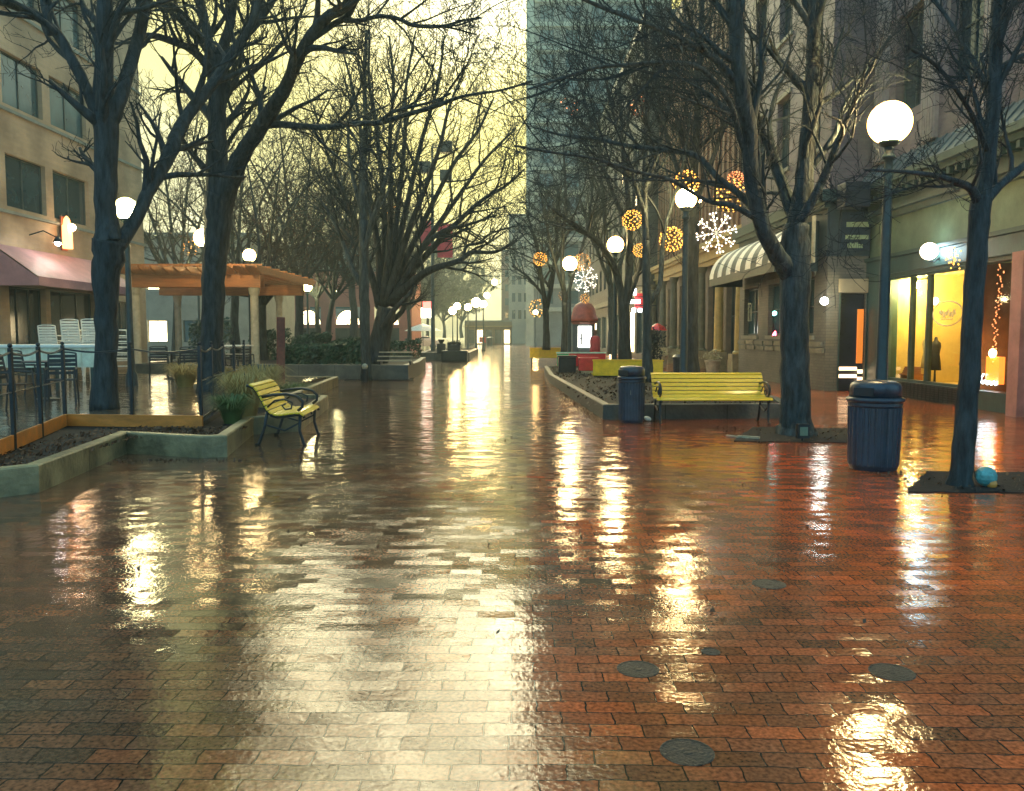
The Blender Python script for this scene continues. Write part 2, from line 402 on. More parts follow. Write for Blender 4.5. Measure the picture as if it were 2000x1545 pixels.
# ------------------------------------------------------------------ trees
def smooth_pts(pts, rad, step=3):
    out = []; ro = []; n = len(pts)
    for i in range(n-1):
        p0 = pts[max(i-1, 0)]; p1 = pts[i]; p2 = pts[i+1]; p3 = pts[min(i+2, n-1)]
        for k in range(step):
            t = k/step
            q = .5*((2*p1)+(p2-p0)*t+(2*p0-5*p1+4*p2-p3)*t*t+(3*p1-p0-3*p2+p3)*t**3)
            out.append(q); ro.append(rad[i]*(1-t)+rad[i+1]*t)
    out.append(pts[-1]); ro.append(rad[-1]); return out, ro
AVOID = [(246, 408, 24), (397, 465, 26), (487, 499, 18), (1113, 515, 22), (1202, 478, 22), (1340, 388, 26), (1738, 240, 52), (600, 560, 18), (387, 547, 18), (1398, 455, 34)]
def pix(v):
    y, z = v.y, v.z-CH; dep = y*_c-z*_s; up = y*_s+z*_c
    return 1000+F*v.x/dep, 772.5-F*up/dep
def grow(W, T, p, d, r, L, lvl, rng, prm):
    """recursive bare branch; W = wood mesh, T = twig mesh"""
    ns = 5 if lvl <= 1 else (4 if lvl == 2 else 3)
    pts = [p.copy()]; rad = [r]; dd = d.normalized()
    seg = L/ns
    for i in range(ns):
        w = prm['wob']*(1+.3*lvl)
        dd = (dd + Vector((rng.gauss(0, w), rng.gauss(0, w), rng.gauss(0, w)+prm['up']))).normalized()
        pts.append(pts[-1]+dd*seg); rad.append(max(prm['rmin'], r*(1-.72*(i+1)/ns)))
    for q in pts[1:]+[(pts[i]+pts[i+1])/2 for i in range(1, len(pts)-1)]:
        if q.y > 1:
            a, b_ = pix(q)
            if any((a-c[0])**2+(b_-c[1])**2 < c[2]**2 for c in AVOID): return
    tgt = W if r > prm['split'] else T
    tgt.tube(pts, rad, 6 if r > .05 else (5 if r > .02 else 3), cap=False)
    if lvl >= prm['maxl']:
        if prm.get('leaf'):
            for k in range(prm['leafn']):
                q = pts[rng.randrange(1, len(pts))]
                prm['leaf'].leaf(q+Vector((rng.gauss(0, .22), rng.gauss(0, .22), rng.gauss(0, .22))), rng.uniform(.04, .10)*prm.get('leafs', 1), rng)
        return
    spawn(W, T, pts, rad, L, lvl+1, rng, prm)
def spawn(W, T, pts, rad, L, lvl, rng, prm, t0=.22):
    n = prm['kids'][min(lvl, len(prm['kids'])-1)]
    k = len(pts)-1
    for c in range(n):
        t = t0+(1-t0)*(c+rng.random())/n
        i = min(k-1, int(t*k)); f = t*k-i
        q = pts[i].lerp(pts[i+1], f); rr = rad[i]*(1-f)+rad[i+1]*f
        ax = (pts[i+1]-pts[i]).normalized()
        per = Vector((rng.gauss(0, 1), rng.gauss(0, 1)*prm.get('flat', .8), rng.gauss(0, 1)+.35)); per = (per-ax*per.dot(ax)).normalized()
        ang = math.radians(rng.uniform(24, 58))
        nd = ax*math.cos(ang)+per*math.sin(ang)
        grow(W, T, q, nd, max(prm['rmin'], rr*rng.uniform(.42, .68)), L*rng.uniform(.38, .68), lvl, rng, prm)
def PRM(d, **k):
    p = dict(wob=.11, up=.05, rmin=max(.0035, d*.00022), split=max(.02, d*.0011), maxl=3, kids=[0, 7, 6, 5], flat=.8)
    p.update(k); return p
def tree(label, cat, Y, limbs, seed, prm, bark=M_BARK, twig=M_TWIG, loc=None, group=None, lens=None):
    """limbs: list of (points [(px,py,halfwidth_px[,dY])], spawn?, t0)"""
    rng = random.Random(seed)
    W = MB(); T = MB()
    b = limbs[0][0][0]
    base = at(b[0], b[1], Y)
    t = thing('bare_tree', label, cat, tuple(base), 0, group)
    LF = None
    if prm.get('leafn'):
        LF = MB(); prm['leaf'] = LF
    for li, L in enumerate(limbs):
        pl, sp, t0 = L[0], L[1], (L[2] if len(L) > 2 else .2)
        pts = []; rad = []
        for q in pl:
            dy = q[3] if len(q) > 3 else 0
            pts.append(at(q[0], q[1], Y+dy)); rad.append(q[2]/F*(Y+dy))
        if li == 0:   # root flare
            pts[0].z = min(pts[0].z, base.z)-.03
        if li == 0: rad[0] *= 1.28
        P2, R2 = smooth_pts(pts, rad, 4)
        for i in range(1, len(P2)-1):
            P2[i] = P2[i]+Vector((rng.gauss(0, 1), rng.gauss(0, 1), 0))*R2[i]*.05
            R2[i] *= rng.uniform(.97, 1.03)
        big = max(rad) > .035
        (W if big else T).tube(P2, R2, 12 if max(rad) > .1 else 7)
        if sp:
            Lg = sum((P2[i+1]-P2[i]).length for i in range(len(P2)-1))
            pr = dict(prm); pr['kids'] = [0, max(2, int(sp))]+list(prm['kids'][2:])
            spawn(W, T, P2, R2, min(Lg, prm.get('Lmax', 3.6)), 1, rng, pr, t0)
    W.build('trunk', bark, t, smooth=True, world=True)
    if T.f: T.build('crown', twig, t, world=True)
    if LF and LF.f: LF.build('leaves', prm.get('leafm', M_LEAFB), t, world=True)
    return t

# nearest left tree
tree('dark bare tree inside the patio fence, leftmost trunk in view', 'tree', 13.6, [
    ([(205,801,22),(206,700,20),(207,600,21),(209,520,27),(214,470,31)], 0),
    ([(213,478,29),(207,420,20),(207,300,21),(206,225,25)], 4, .3),
    ([(204,245,18),(172,180,11),(140,115,10),(112,68,9.5),(70,30,9),(10,5,8,-.5),(-60,-10,7,-1)], 9, .3),
    ([(100,70,7),(88,20,7),(78,-60,6,.4)], 5, .3),
    ([(206,232,20),(205,150,15),(206,60,15),(204,-60,12),(206,-200,9)], 9, .15),
    ([(182,205,5),(190,90,4),(165,30,4,.3),(150,-50,3,.5)], 4, .2),
    ([(212,240,18),(235,190,13),(262,100,11,.5),(280,30,11,.8),(292,-40,10,1),(300,-150,7,1.2)], 9, .35),
    ([(218,490,20),(246,458,14,.2),(270,418,12,.4),(288,378,12,.6),(314,335,12,.8),(338,285,14,1.1),(360,235,12,1.4),(388,196,11,1.7),(418,160,10,2),(450,110,8,2.2),(490,50,7,2.3),(520,-50,6,2.4)], 15, .08),
], 11, PRM(13.6, maxl=4, kids=[0, 6, 4, 4, 3], Lmax=3.0, rmin=.0035))
# second left tree
tree('dark bare tree with a thick limb leaning right, behind the patio corner', 'tree', 18.0, [
    ([(412,766,24),(412,700,22),(415,600,21),(420,500,23),(426,420,27),(430,385,28)], 0),
    ([(430,395,25),(424,330,22),(424,260,17),(424,200,17),(424,130,19),(425,110,18)], 7, .3),
    ([(423,125,12),(405,70,9),(392,10,8),(378,-80,7)], 8, .2),
    ([(426,118,11),(446,60,9),(456,0,8),(462,-90,7)], 8, .2),
    ([(428,125,11),(462,90,8),(500,45,8),(535,-5,7),(570,-80,6)], 9, .2),
    ([(418,150,10),(398,120,8,-.3),(370,95,7,-.5),(340,82,7,-.7),(300,70,6,-1),(262,72,5,-1.3)], 7, .2),
    ([(432,392,25),(455,340,18,-.2),(480,290,15,-.5),(508,250,15,-.9),(530,215,14,-1.2),(560,165,12,-1.6),(585,110,11,-2),(607,70,11,-2.3),(640,32,10,-2.6),(668,18,9,-2.8),(700,-15,9,-3),(740,-80,7,-3.2)], 12, .2),
    ([(607,75,8,-2.3),(630,62,6,-2.4),(655,45,6,-2.5),(680,30,6,-2.6),(700,-10,5,-2.8)], 3, .3),
    ([(515,245,9,-.9),(545,243,7,-1),(590,247,6.5,-1.2),(640,249,6,-1.5),(690,242,5.5,-1.8),(740,240,5.5,-2.1),(780,228,5,-2.3),(830,214,4.5,-2.6),(860,204,4.5,-2.8),(905,188,3,-3),(980,176,2.4,-3.3),(1040,158,2,-3.6)], 14, .12),
    ([(742,240,4.5,-2.1),(765,220,3.5,-2.3),(800,210,3,-2.5),(850,197,2.6,-2.7),(880,182,2,-2.9)], 4, .2),
    ([(672,40,5,-2.6),(705,40,4.2,-2.6),(740,32,4.2,-2.6),(775,36,4,-2.7),(810,50,4.2,-2.7),(868,51,3.6,-2.8),(900,41,2.6,-2.9),(940,35,2,-3)], 9, .1),
    ([(866,51,2.6,-2.8),(895,58,2,-2.9),(930,68,1.5,-3)], 3, .2),
    ([(436,190,5,.3),(470,160,4,.4),(520,120,3.5,.6),(570,60,3,.8),(600,0,2.4,1)], 7, .2),
    ([(433,300,5,.3),(475,235,4,.4),(520,170,3.4,.6)], 6, .2),
    ([(400,330,8,-.3),(375,300,5,-.4),(345,260,3,-.6)], 5, .2),
], 22, PRM(18, maxl=4, kids=[0, 6, 5, 4, 3], Lmax=3.2, rmin=.004))

# centre multi-stem tree
cl = [([(733,706,22),(742,670,20),(750,630,19),(756,600,18)], 0)]
ends = [((612,205),(690,420),(720,520)), ((668,95),(712,330),(738,480)), ((722,60),(735,250),(752,450)), ((760,70),(762,260),(762,450)),
        ((812,60),(790,280),(770,470)), ((868,70),(825,270),(786,440)), ((915,120),(855,300),(795,460)), ((965,190),(880,330),(805,480)),
        ((1008,250),(905,370),(820,490)), ((1025,330),(930,400),(830,500))]
for k, (e, m, s0) in enumerate(ends):
    dz = (k % 3-1)*1.6
    cl.append(([(752-4+(k-4)*2, 600-abs(k-4)*2, 8), (s0[0], s0[1], 6, dz*.3), (m[0], m[1], 4, dz*.8), ((m[0]+e[0])/2+(8 if k % 2 else -8), (m[1]+e[1])/2, 3, dz), (e[0], e[1], 1.6, dz*1.2)], 13, .25))
cl += [([(762,590,12),(800,556,8,-.5),(835,530,7.5,-.8),(868,518,6,-1.1),(900,508,5,-1.3),(920,493,4,-1.4),(960,493,3.5,-1.6),(985,485,2.5,-1.8),(1010,470,1.8,-2)], 9, .2),
       ([(905,505,3.4,-1.3),(912,480,3,-1.3),(935,475,3,-1.4),(960,455,2,-1.5),(1015,440,1.4,-1.6)], 6, .2),
       ([(752,640,6,.5),(785,608,5,.5),(792,580,4.5,.6),(786,555,3,.7)], 3, .3),
       ([(790,545,6,-.6),(830,480,5,-.8),(868,450,4,-1),(910,440,3,-1.2),(970,420,2,-1.5)], 9, .2),
       ([(748,640,6,-.5),(770,605,5,-.7),(805,570,4,-.8)], 2, .3),
       ([(740,600,7),(720,520,5,1),(675,455,4,1.4),(640,420,3,1.8),(600,400,2,2)], 8, .3),
       ([(735,560,5,.6),(700,460,4,1),(660,380,3,1.6),(610,330,2,2)], 8, .3)]
tree('spreading many stemmed bare tree rising from the hedge bed left of the bright street', 'tree', 30.0, cl, 33, PRM(30, kids=[0, 8, 6, 4], rmin=.0072, split=.05, Lmax=3.3, wob=.10), bark=M_BARK, loc=None)
tree('slim bare tree with a grey trunk at the corner of the hedge bed', 'tree', 27.2, [
    ([(716,742,9),(714,680,9),(712,600,10),(711,520,10),(710,430,9)], 0),
    ([(710,440,9),(708,350,7),(714,250,5),(712,160,4),(716,60,2.5)], 12, .2),
    ([(710,560,7),(690,530,6,.3),(672,480,4,.6),(650,430,3,.9),(625,390,2,1.2)], 8, .25),
    ([(710,500,6),(725,440,5,-.3),(748,370,4,-.6),(770,290,3,-.9),(790,200,2,-1.2)], 9, .25),
    ([(711,420,6),(690,350,4,.2),(680,270,3,.4),(690,180,2,.6)], 8, .25),
], 44, PRM(27, kids=[0, 6, 6, 4], rmin=.0062, split=.045, Lmax=3.0), bark=M_BARK2)

# right main tree
tree('large bare tree with a forked trunk in a pit right of the long yellow bench', 'tree', 12.3, [
    ([(1555,856,37),(1555,835,31),(1554,790,28),(1552,700,27),(1552,600,27),(1553,540,30),(1553,480,27),(1556,440,23)], 0),
    ([(1556,450,20),(1566,380,18),(1576,300,17),(1584,200,15),(1590,100,15),(1593,0,14),(1598,-120,11)], 10, .2),
    ([(1544,540,20),(1518,500,17,-.2),(1492,450,15,-.4),(1476,390,15,-.5),(1466,320,15,-.6),(1462,250,15,-.7),(1450,190,16,-.8),(1442,120,14,-.9),(1436,40,14,-1),(1428,-60,12,-1.1)], 9, .2),
    ([(1550,430,12,.1),(1532,380,9,.2),(1508,310,8,.3),(1486,250,7,.4),(1470,200,6,.5),(1455,150,5,.6)], 7, .2),
    ([(1562,430,11,-.1),(1585,395,9,-.2),(1612,340,8,-.3),(1632,290,7,-.5),(1660,220,5,-.7),(1690,150,4,-.9),(1740,70,3,-1.2)], 9, .2),
    ([(1552,400,8,.3),(1530,350,6,.5),(1505,260,4.5,.8),(1510,200,4,1),(1535,140,3,1.2)], 7, .2),
    ([(1470,330,9,-.5),(1445,270,6,-.7),(1425,200,5,-1),(1370,135,5,-1.2),(1310,122,4.5,-1.5),(1240,126,4,-1.8),(1165,132,3.5,-2.1),(1090,155,3,-2.4),(1030,175,2,-2.6)], 13, .12),
    ([(1452,175,9,-.8),(1400,120,6,-1),(1340,80,5,-1.3),(1270,50,4.5,-1.6),(1190,20,4,-1.9),(1120,-10,3,-2.2)], 12, .1),
    ([(1484,420,9,-.4),(1440,375,7,-.3),(1400,345,6,-.2),(1362,305,6,0),(1300,293,5,.3),(1230,286,4.5,.6),(1170,272,4,.9),(1110,266,3,1.2),(1060,255,2,1.5)], 12, .1),
    ([(1482,430,7,-.4),(1430,402,5.5,-.6),(1380,392,4,-.8),(1310,352,3.6,-1.1),(1240,335,3.2,-1.4),(1160,310,2.8,-1.7),(1080,298,2.4,-2),(1005,285,2,-2.3)], 11, .1),
    ([(1438,60,9,-1),(1400,10,6,-1),(1350,-40,5,-1)], 6, .1),
], 55, PRM(12.3, maxl=4, kids=[0, 6, 5, 4, 2], Lmax=2.7, rmin=.0032), bark=M_BARK2)
# far right dark tree
tree('leaning black trunked tree in the shadowed pit, nearest the right edge', 'tree', 8.1, [
    ([(1874,954,26),(1877,930,21),(1884,850,20),(1892,740,19),(1900,620,18),(1908,500,18),(1913,420,19),(1918,385,18)], 0),
    ([(1916,395,16),(1928,330,14),(1938,240,13),(1944,140,13),(1948,40,12),(1952,-80,10)], 8, .25),
    ([(1912,400,12),(1895,368,8,-.1),(1860,352,6,-.2),(1820,342,5,-.3),(1760,335,3.5,-.4),(1690,332,2.2,-.5)], 10, .15),
    ([(1922,395,12),(1948,365,9,.1),(1985,335,8,.2),(2030,300,7,.3),(2090,250,5,.4)], 6, .2),
    ([(1938,200,8,0),(1900,120,5,.4),(1860,50,4,.7),(1810,-20,3,1)], 8, .15),
    ([(1930,300,6,0),(1890,210,4.5,-.3),(1830,130,3.6,-.6),(1770,90,3,-.9)], 8, .15),
], 66, PRM(8.1, maxl=4, kids=[0, 6, 5, 4, 3], Lmax=1.7, rmin=.0026))

# trees in the right planter and street
RG = 'bare street trees along the right side'
tree('thin bare tree with a side fork, rising just behind the slatted bench left end', 'tree', 18.5, [
    ([(1264,745,10),(1264,680,9),(1264,600,9),(1262,540,8),(1262,470,7)], 0),
    ([(1262,480,7),(1258,380,6),(1262,280,5),(1264,180,4),(1260,60,3)], 12, .2),
    ([(1268,590,7),(1288,560,5,.2),(1292,510,5,.4),(1300,440,4,.6),(1330,340,3,.8),(1350,220,2.2,1)], 10, .3),
    ([(1260,420,5),(1230,330,4,-.4),(1200,230,3,-.7),(1175,120,2,-1)], 10, .2),
    ([(1262,360,5),(1290,280,3.5,-.4),(1310,180,3,-.7),(1320,80,2,-1)], 8, .2),
], 71, PRM(18.5, maxl=4, kids=[0, 6, 5, 4, 2], rmin=.0048, split=.03, Lmax=3), bark=M_BARK2, group=RG)
tree('straight dark trunked tree beside the globe lamp in front of the yellow columns', 'tree', 20.5, [
    ([(1347,738,16),(1348,650,15),(1350,560,14),(1352,470,13),(1354,400,12)], 0),
    ([(1354,410,12),(1356,330,9),(1362,230,7),(1366,120,6),(1372,0,4)], 14, .15),
    ([(1352,440,8),(1330,350,5,.5),(1300,260,4,.9),(1280,150,3,1.2)], 9, .2),
    ([(1355,400,7),(1385,330,5,-.3),(1410,250,4,-.6),(1420,150,3,-1)], 8, .2),
], 72, PRM(20.5, maxl=4, kids=[0, 6, 5, 4, 2], rmin=.005, split=.03, Lmax=3), group=RG)
tree('dark V forked tree behind the third globe lamp', 'tree', 27, [
    ([(1221,706,11),(1220,640,11),(1218,590,10)], 0),
    ([(1216,600,8),(1206,540,7),(1185,495,6,-.3),(1160,465,5,-.6),(1120,440,4,-1),(1070,400,2.6,-1.6)], 12, .2),
    ([(1219,600,8),(1228,540,7),(1230,460,6),(1226,380,5),(1215,280,4),(1210,150,2.6)], 14, .2),
    ([(1222,600,6),(1246,530,5,.4),(1258,470,4,.8)], 6, .3),
    ([(1228,450,5),(1190,360,4,.4),(1160,260,3,.8),(1130,150,2,1.2)], 10, .2),
], 73, PRM(27, kids=[0, 7, 6, 4], rmin=.0062, split=.04, Lmax=3.6), group=RG)
tree('small dark tree beside the left end of the farthest yellow bench', 'tree', 40, [
    ([(1067,682,6.5),(1067,640,6),(1066,600,6)], 0),
    ([(1066,605,5),(1058,550,4,-.4),(1050,490,3,-.8),(1030,420,2,-1.4)], 12, .2),
    ([(1067,605,5),(1080,540,4),(1088,460,3),(1090,360,2)], 14, .2),
    ([(1064,580,3),(1030,540,2.4,.5),(1000,520,1.6,1)], 8, .1),
    ([(1070,560,3),(1090,500,3,.6),(1120,430,2,1.2)], 8, .2),
], 74, PRM(40, kids=[0, 7, 6, 4], rmin=.0085, split=.06, Lmax=3.6), group=RG)
tree('slender dark tree left of the red domed kiosk', 'tree', 37, [
    ([(1103,690,7),(1104,640,6),(1103,590,6)], 0),
    ([(1103,600,5),(1098,500,4),(1105,400,3),(1100,280,2)], 14, .15),
    ([(1104,590,4),(1125,520,3,.5),(1150,430,2.6,1),(1160,320,2,1.4)], 12, .2),
    ([(1102,570,4),(1080,500,3,-.5),(1060,400,2.4,-1)], 10, .2),
], 75, PRM(37, kids=[0, 7, 6, 4], rmin=.008, split=.055, Lmax=3.6), group=RG)
tree('bare tree standing right of the red domed kiosk', 'tree', 44, [
    ([(1196,690,8),(1195,640,7),(1194,580,7)], 0),
    ([(1194,590,6),(1185,480,4),(1176,360,3),(1170,220,2)], 16, .15),
    ([(1194,580,5),(1215,500,4,.5),(1235,400,3,1),(1250,280,2,1.4)], 12, .2),
    ([(1192,560,4),(1160,470,3,-.5),(1130,380,2.4,-1)], 12, .2),
], 76, PRM(44, kids=[0, 7, 6, 4], rmin=.009, split=.06, Lmax=4), bark=M_BARK2, group=RG)

# trees behind pergola / hedge : brownish crowns still holding dry leaves
BG = 'bare trees beyond the hedge and pergola'
def bgtree(label, x0, y0, Y, H, w, seed, leaf, bark=M_BARK, twig=M_TWIGB, n=6, group=BG, lm=None, lean=0):
    rng = random.Random(seed); lim = []
    topy = y0-H
    lim.append(([(x0, y0, w), (x0+rng.uniform(-3, 3)+lean*.15, y0-H*.14, w*.9), (x0+rng.uniform(-5, 5)+lean*.3, y0-H*.28, w*.85)], 0))
    bx, by = lim[0][0][-1][0], lim[0][0][-1][1]
    for k in range(n):
        a = (k-(n-1)/2)/(n/2)
        ex = x0+lean+a*H*.46+rng.uniform(-10, 10); ey = topy+abs(a)*H*.28+rng.uniform(-12, 12)
        dz = rng.uniform(-2.2, 2.2)
        mx = bx+(ex-bx)*.42+rng.uniform(-8, 8); my = by+(ey-by)*.5
        lim.append(([(bx, by+5, w*.6), (bx+(mx-bx)*.45+a*6, by+(my-by)*.4, w*.42, dz*.3), (mx, my, w*.3, dz*.7), (ex, ey, w*.12, dz)], 10, .15))
    pr = PRM(Y, kids=[0, 8, 6, 4], rmin=Y*.00021, split=Y*.0014, Lmax=H/1600*Y*.32)
    if leaf: pr['leafn'] = leaf; pr['leafs'] = Y/38
    if lm: pr['leafm'] = lm
    return tree(label, 'tree', Y, lim, seed, pr, bark=bark, twig=twig, group=group)
bgtree('tall bare tree with rusty leaves behind the pergola right end', 585, 690, 46, 480, 9, 81, 1)
bgtree('dark tree behind the pergola showing between the white columns', 460, 700, 42, 500, 9, 82, 1)
bgtree('slender brown twigged tree left of the gap of sky by the beige building', 345, 700, 48, 520, 8, 83, 0)
bgtree('thin leaning tree right of the distant white globe lamp', 622, 672, 52, 330, 5, 84, 0, lean=-26)
bgtree('curved thin tree before the arched red shopfront', 640, 668, 51, 310, 5.5, 85, 0, lean=34)
bgtree('tall brown crowned tree behind the spreading tree', 690, 690, 62, 500, 8, 86, 1)
bgtree('dark trunk close behind the pergola third column', 515, 712, 36, 420, 9, 87, 0)
bgtree('small bare tree beyond the banner pole', 800, 672, 70, 250, 4, 88, 0)
for i, (x, y, Y, H, lb) in enumerate([(868, 660, 150, 130, 'pale hazy tree at the end of the street, left of the far lamps'),
                                      (902, 660, 165, 135, 'faded tree above the row of far street lamps'),
                                      (835, 662, 130, 170, 'hazy tree behind the red banners'),
                                      (770, 664, 110, 260, 'faded bare tree far behind the hedge bed')]):
    bgtree(lb, x, y, Y, H, 3, 120+i, 3, n=6, group='faded trees at the far end', lm=mat('hazy_leaf', (.10, .10, .06), .7, .3, 1))

# ------------------------------------------------------------------ buildings
def wall_grid(mb, rng_a, rng_z, x0, x1, openings, axis='y'):
    """wall slab between x0..x1 thick, spanning a in rng_a, z in rng_z, with rectangular openings (a0,a1,z0,z1)"""
    A = sorted(set([rng_a[0], rng_a[1]]+[v for o in openings for v in o[:2] if rng_a[0] < v < rng_a[1]]))
    Z = sorted(set([rng_z[0], rng_z[1]]+[v for o in openings for v in o[2:] if rng_z[0] < v < rng_z[1]]))
    for i in range(len(A)-1):
        for j in range(len(Z)-1):
            am, zm = (A[i]+A[i+1])/2, (Z[j]+Z[j+1])/2
            if any(o[0] < am < o[1] and o[2] < zm < o[3] for o in openings): continue
            if axis == 'y': mb.box(x0, x1, A[i], A[i+1], Z[j], Z[j+1])
            else: mb.box(A[i], A[i+1], x0, x1, Z[j], Z[j+1])
def window_y(parent, x, a0, a1, z0, z1, side, panem, framem, nv=1, nh=1, dep=.16, fw=.06):
    """window in a wall whose plane is normal to x; side=-1 faces -x, +1 faces +x"""
    xf = x-side*dep; xb = xf-side*.05
    lo, hi = min(xf, xb), max(xf, xb)
    f = MB(); f.box(lo, hi, a0, a1, z0, z0+fw); f.box(lo, hi, a0, a1, z1-fw, z1)
    f.box(lo, hi, a0, a0+fw, z0+fw, z1-fw); f.box(lo, hi, a1-fw, a1, z0+fw, z1-fw)
    for k in range(1, nv):
        c = a0+(a1-a0)*k/nv; f.box(lo, hi, c-fw*.4, c+fw*.4, z0+fw, z1-fw)
    for k in range(1, nh):
        c = z0+(z1-z0)*k/nh; f.box(lo-.003, hi+.003, a0+fw, a1-fw, c-fw*.3, c+fw*.3)
    w = f.build('window', framem, parent)
    q = MB(); xm = (lo+hi)/2-side*.012
    q.box(xm-.004, xm+.004, a0+fw*.5, a1-fw*.5, z0+fw*.5, z1-fw*.5)
    q.build('pane', panem, w)
    return w
def window_x(parent, y, a0, a1, z0, z1, panem, framem, nv=1, nh=1, dep=.16, fw=.06):
    """window in a wall facing -y"""
    lo, hi = y+dep, y+dep+.05
    f = MB(); f.box(a0, a1, lo, hi, z0, z0+fw); f.box(a0, a1, lo, hi, z1-fw, z1)
    f.box(a0, a0+fw, lo, hi, z0+fw, z1-fw); f.box(a1-fw, a1, lo, hi, z0+fw, z1-fw)
    for k in range(1, nv):
        c = a0+(a1-a0)*k/nv; f.box(c-fw*.4, c+fw*.4, lo, hi, z0+fw, z1-fw)
    for k in range(1, nh):
        c = z0+(z1-z0)*k/nh; f.box(a0+fw, a1-fw, lo-.003, hi+.003, c-fw*.3, c+fw*.3)
    w = f.build('window', framem, parent)
    q = MB(); q.box(a0+fw*.5, a1-fw*.5, lo+.02, lo+.03, z0+fw*.5, z1-fw*.5); q.build('pane', panem, w)
    return w

M_BEIGE = brickmat('beige_wall', (.46, .34, .21), (.39, .29, .18), (.38, .30, .23), .4, .12, bump=.2, msize=.006)
M_BR_PUR = brickmat('purple_brick', (.18, .145, .155), (.13, .105, .12), (.15, .14, .15), .22, .075)
M_BR_RED = brickmat('red_brick_wall', (.36, .13, .08), (.27, .10, .07), (.2, .15, .12))
M_BR_GRN = brickmat('grey_brick', (.085, .095, .085), (.065, .075, .07), (.09, .095, .085), .3, .1)
M_BR_ORG = brickmat('orange_brick', (.34, .17, .09), (.26, .13, .075), (.2, .14, .1))
M_GREY = mat('grey_concrete', (.22, .25, .22), .7, .25, 1.2, .2, 20)
M_DKGREEN = mat('dark_green_trim', (.035, .070, .062), .4, .35, 3, .15, 25)
M_GREENPAN = mat('green_panel', (.15, .20, .12), .5, .35, 1.3, .15, 25)
M_GOLDTRIM = mat('gold_trim', (.48, .34, .11), .45, .2, 3)
M_DARK = mat('dark_interior', (.012, .015, .018), .6, .4, 1)
M_FRAME = mat('dark_frame', (.03, .045, .045), .4, .3, 4)
M_GLASS = glass('shop_glass')

# --- beige office building on the left (faces +x) ---
bA = thing('office_building', 'beige office building with paired dark windows and a pink awning on the left edge', 'building', (-17.2, 14, 0))
def la(y): return y-14
ops = []
for z0, z1 in ((5.9, 7.7), (9.35, 11.15), (12.8, 14.6), (16.25, 18.05)):
    for a0, a1 in ((15.6, 18.0), (18.6, 21.2), (22.4, 24.9), (25.3, 27.7), (28.3, 30.7), (31.2, 33.8), (34.5, 36.4)):
        ops.append((la(a0), la(a1), z0, z1))
gops = [(la(20.5), la(23.8), .5, 3.0), (la(24.3), la(27.6), .5, 3.0), (la(28.2), la(30.4), .1, 3.2), (la(30.7), la(34.0), .5, 3.2), (la(34.6), la(37.6), .5, 3.0)]
w = MB(); wall_grid(w, (0, 24.7), (0, 19.6), -.35, 0, ops+gops)
w.box(-12, -.35, 24.35, 24.7, 0, 19.6)
w.build('wall', M_BEIGE, bA)
MB().box(-12, -.36, 0, 24.34, 19.2, 19.5).build('roof', M_GREY, bA)
MB().box(-.36, .15, -.1, 24.85, 19.61, 20.0).build('parapet', M_GREY, bA)
MB().box(-1.6, -.9, 0, 24.3, .02, 19.1).build('interior', M_DARK, bA)
s = MB()
for z in (5.75, 9.2, 12.65, 16.1): s.box(.002, .10, 0, 24.7, z-.10, z)
s.build('sill_course', M_GREY, bA)
for i, o in enumerate(ops): window_y(bA, 0, *o, 1, M_PANEG if i > 6 else M_PANE, M_FRAME, nv=2)
wl = window_y(bA, 0, la(28.3)-.0, la(28.3)+.001, 5.9, 5.901, 1, M_PANE, M_FRAME) if False else None
for o in gops: window_y(bA, 0, *o, 1, M_PANE, M_FRAME, nv=3, nh=1, dep=.2)
MB().box(-.32, -.28, la(28.5), la(29.3), 6.1, 7.5).build('lit_blind', emis('blind_glow', (.75, .62, .12), .35), bA)
aw = MB()   # sloping awning
y0, y1 = la(27.3), la(34.4)
aw.quad((.02, y0, 4.55), (.02, y1, 4.55), (1.55, y1, 3.45), (1.55, y0, 3.45)); aw.quad((1.55, y0, 3.45), (1.55, y1, 3.45), (1.55, y1, 3.15), (1.55, y0, 3.15))
aw.quad((.02, y0, 4.50), (1.55, y0, 3.40), (1.55, y0, 3.15), (.02, y0, 3.15)); aw.quad((.02, y1, 4.50), (1.55, y1, 3.40), (1.55, y1, 3.15), (.02, y1, 3.15))
aw.build('awning', mat('pink_canvas', (.46, .24, .25), .6, .2, 2, .15, 30), bA)
# wall lantern
lt = thing('wall_lantern', 'tall orange glowing wall lantern on the beige wall above the pink awning', 'lantern', (-17.12, 31.6, 4.72))
MB().box(0, .05, -.2, .2, 0, 1.3).build('backplate', M_RUST, lt)
lm_ = MB().box(.05, .28, -.15, .15, .08, .95); lm_.lathe([(.14, 0), (.10, .25), (.02, .36)], 12, (.16, 0, .95)); lm_.build('lamp_body', emis('lantern_glow', (1, .36, .10), 2.2), lt)
MB().ball((.36, 0, .88), .13, 12, 8).build('bulb', emis('lantern_bulb', (1, .72, .4), 25), lt)
lt2 = thing('spot_fixture', 'bright white spot fixture over the pink awning', 'lamp', (-17.12, 29.4, 4.75))
MB().tube([(0, 0, .3), (.5, 0, .45), (1.0, 0, .2)], .025, 6).build('arm', M_IRON, lt2)
MB().lathe([(.16, -.12), (.12, 0), (.04, .1)], 14, (1.0, 0, .15)).build('shade', M_IRON, lt2)
MB().ball((1.0, 0, .02), .10, 12, 8).build('bulb', emis('spot_bulb', (1, .93, .85), 60), lt2)

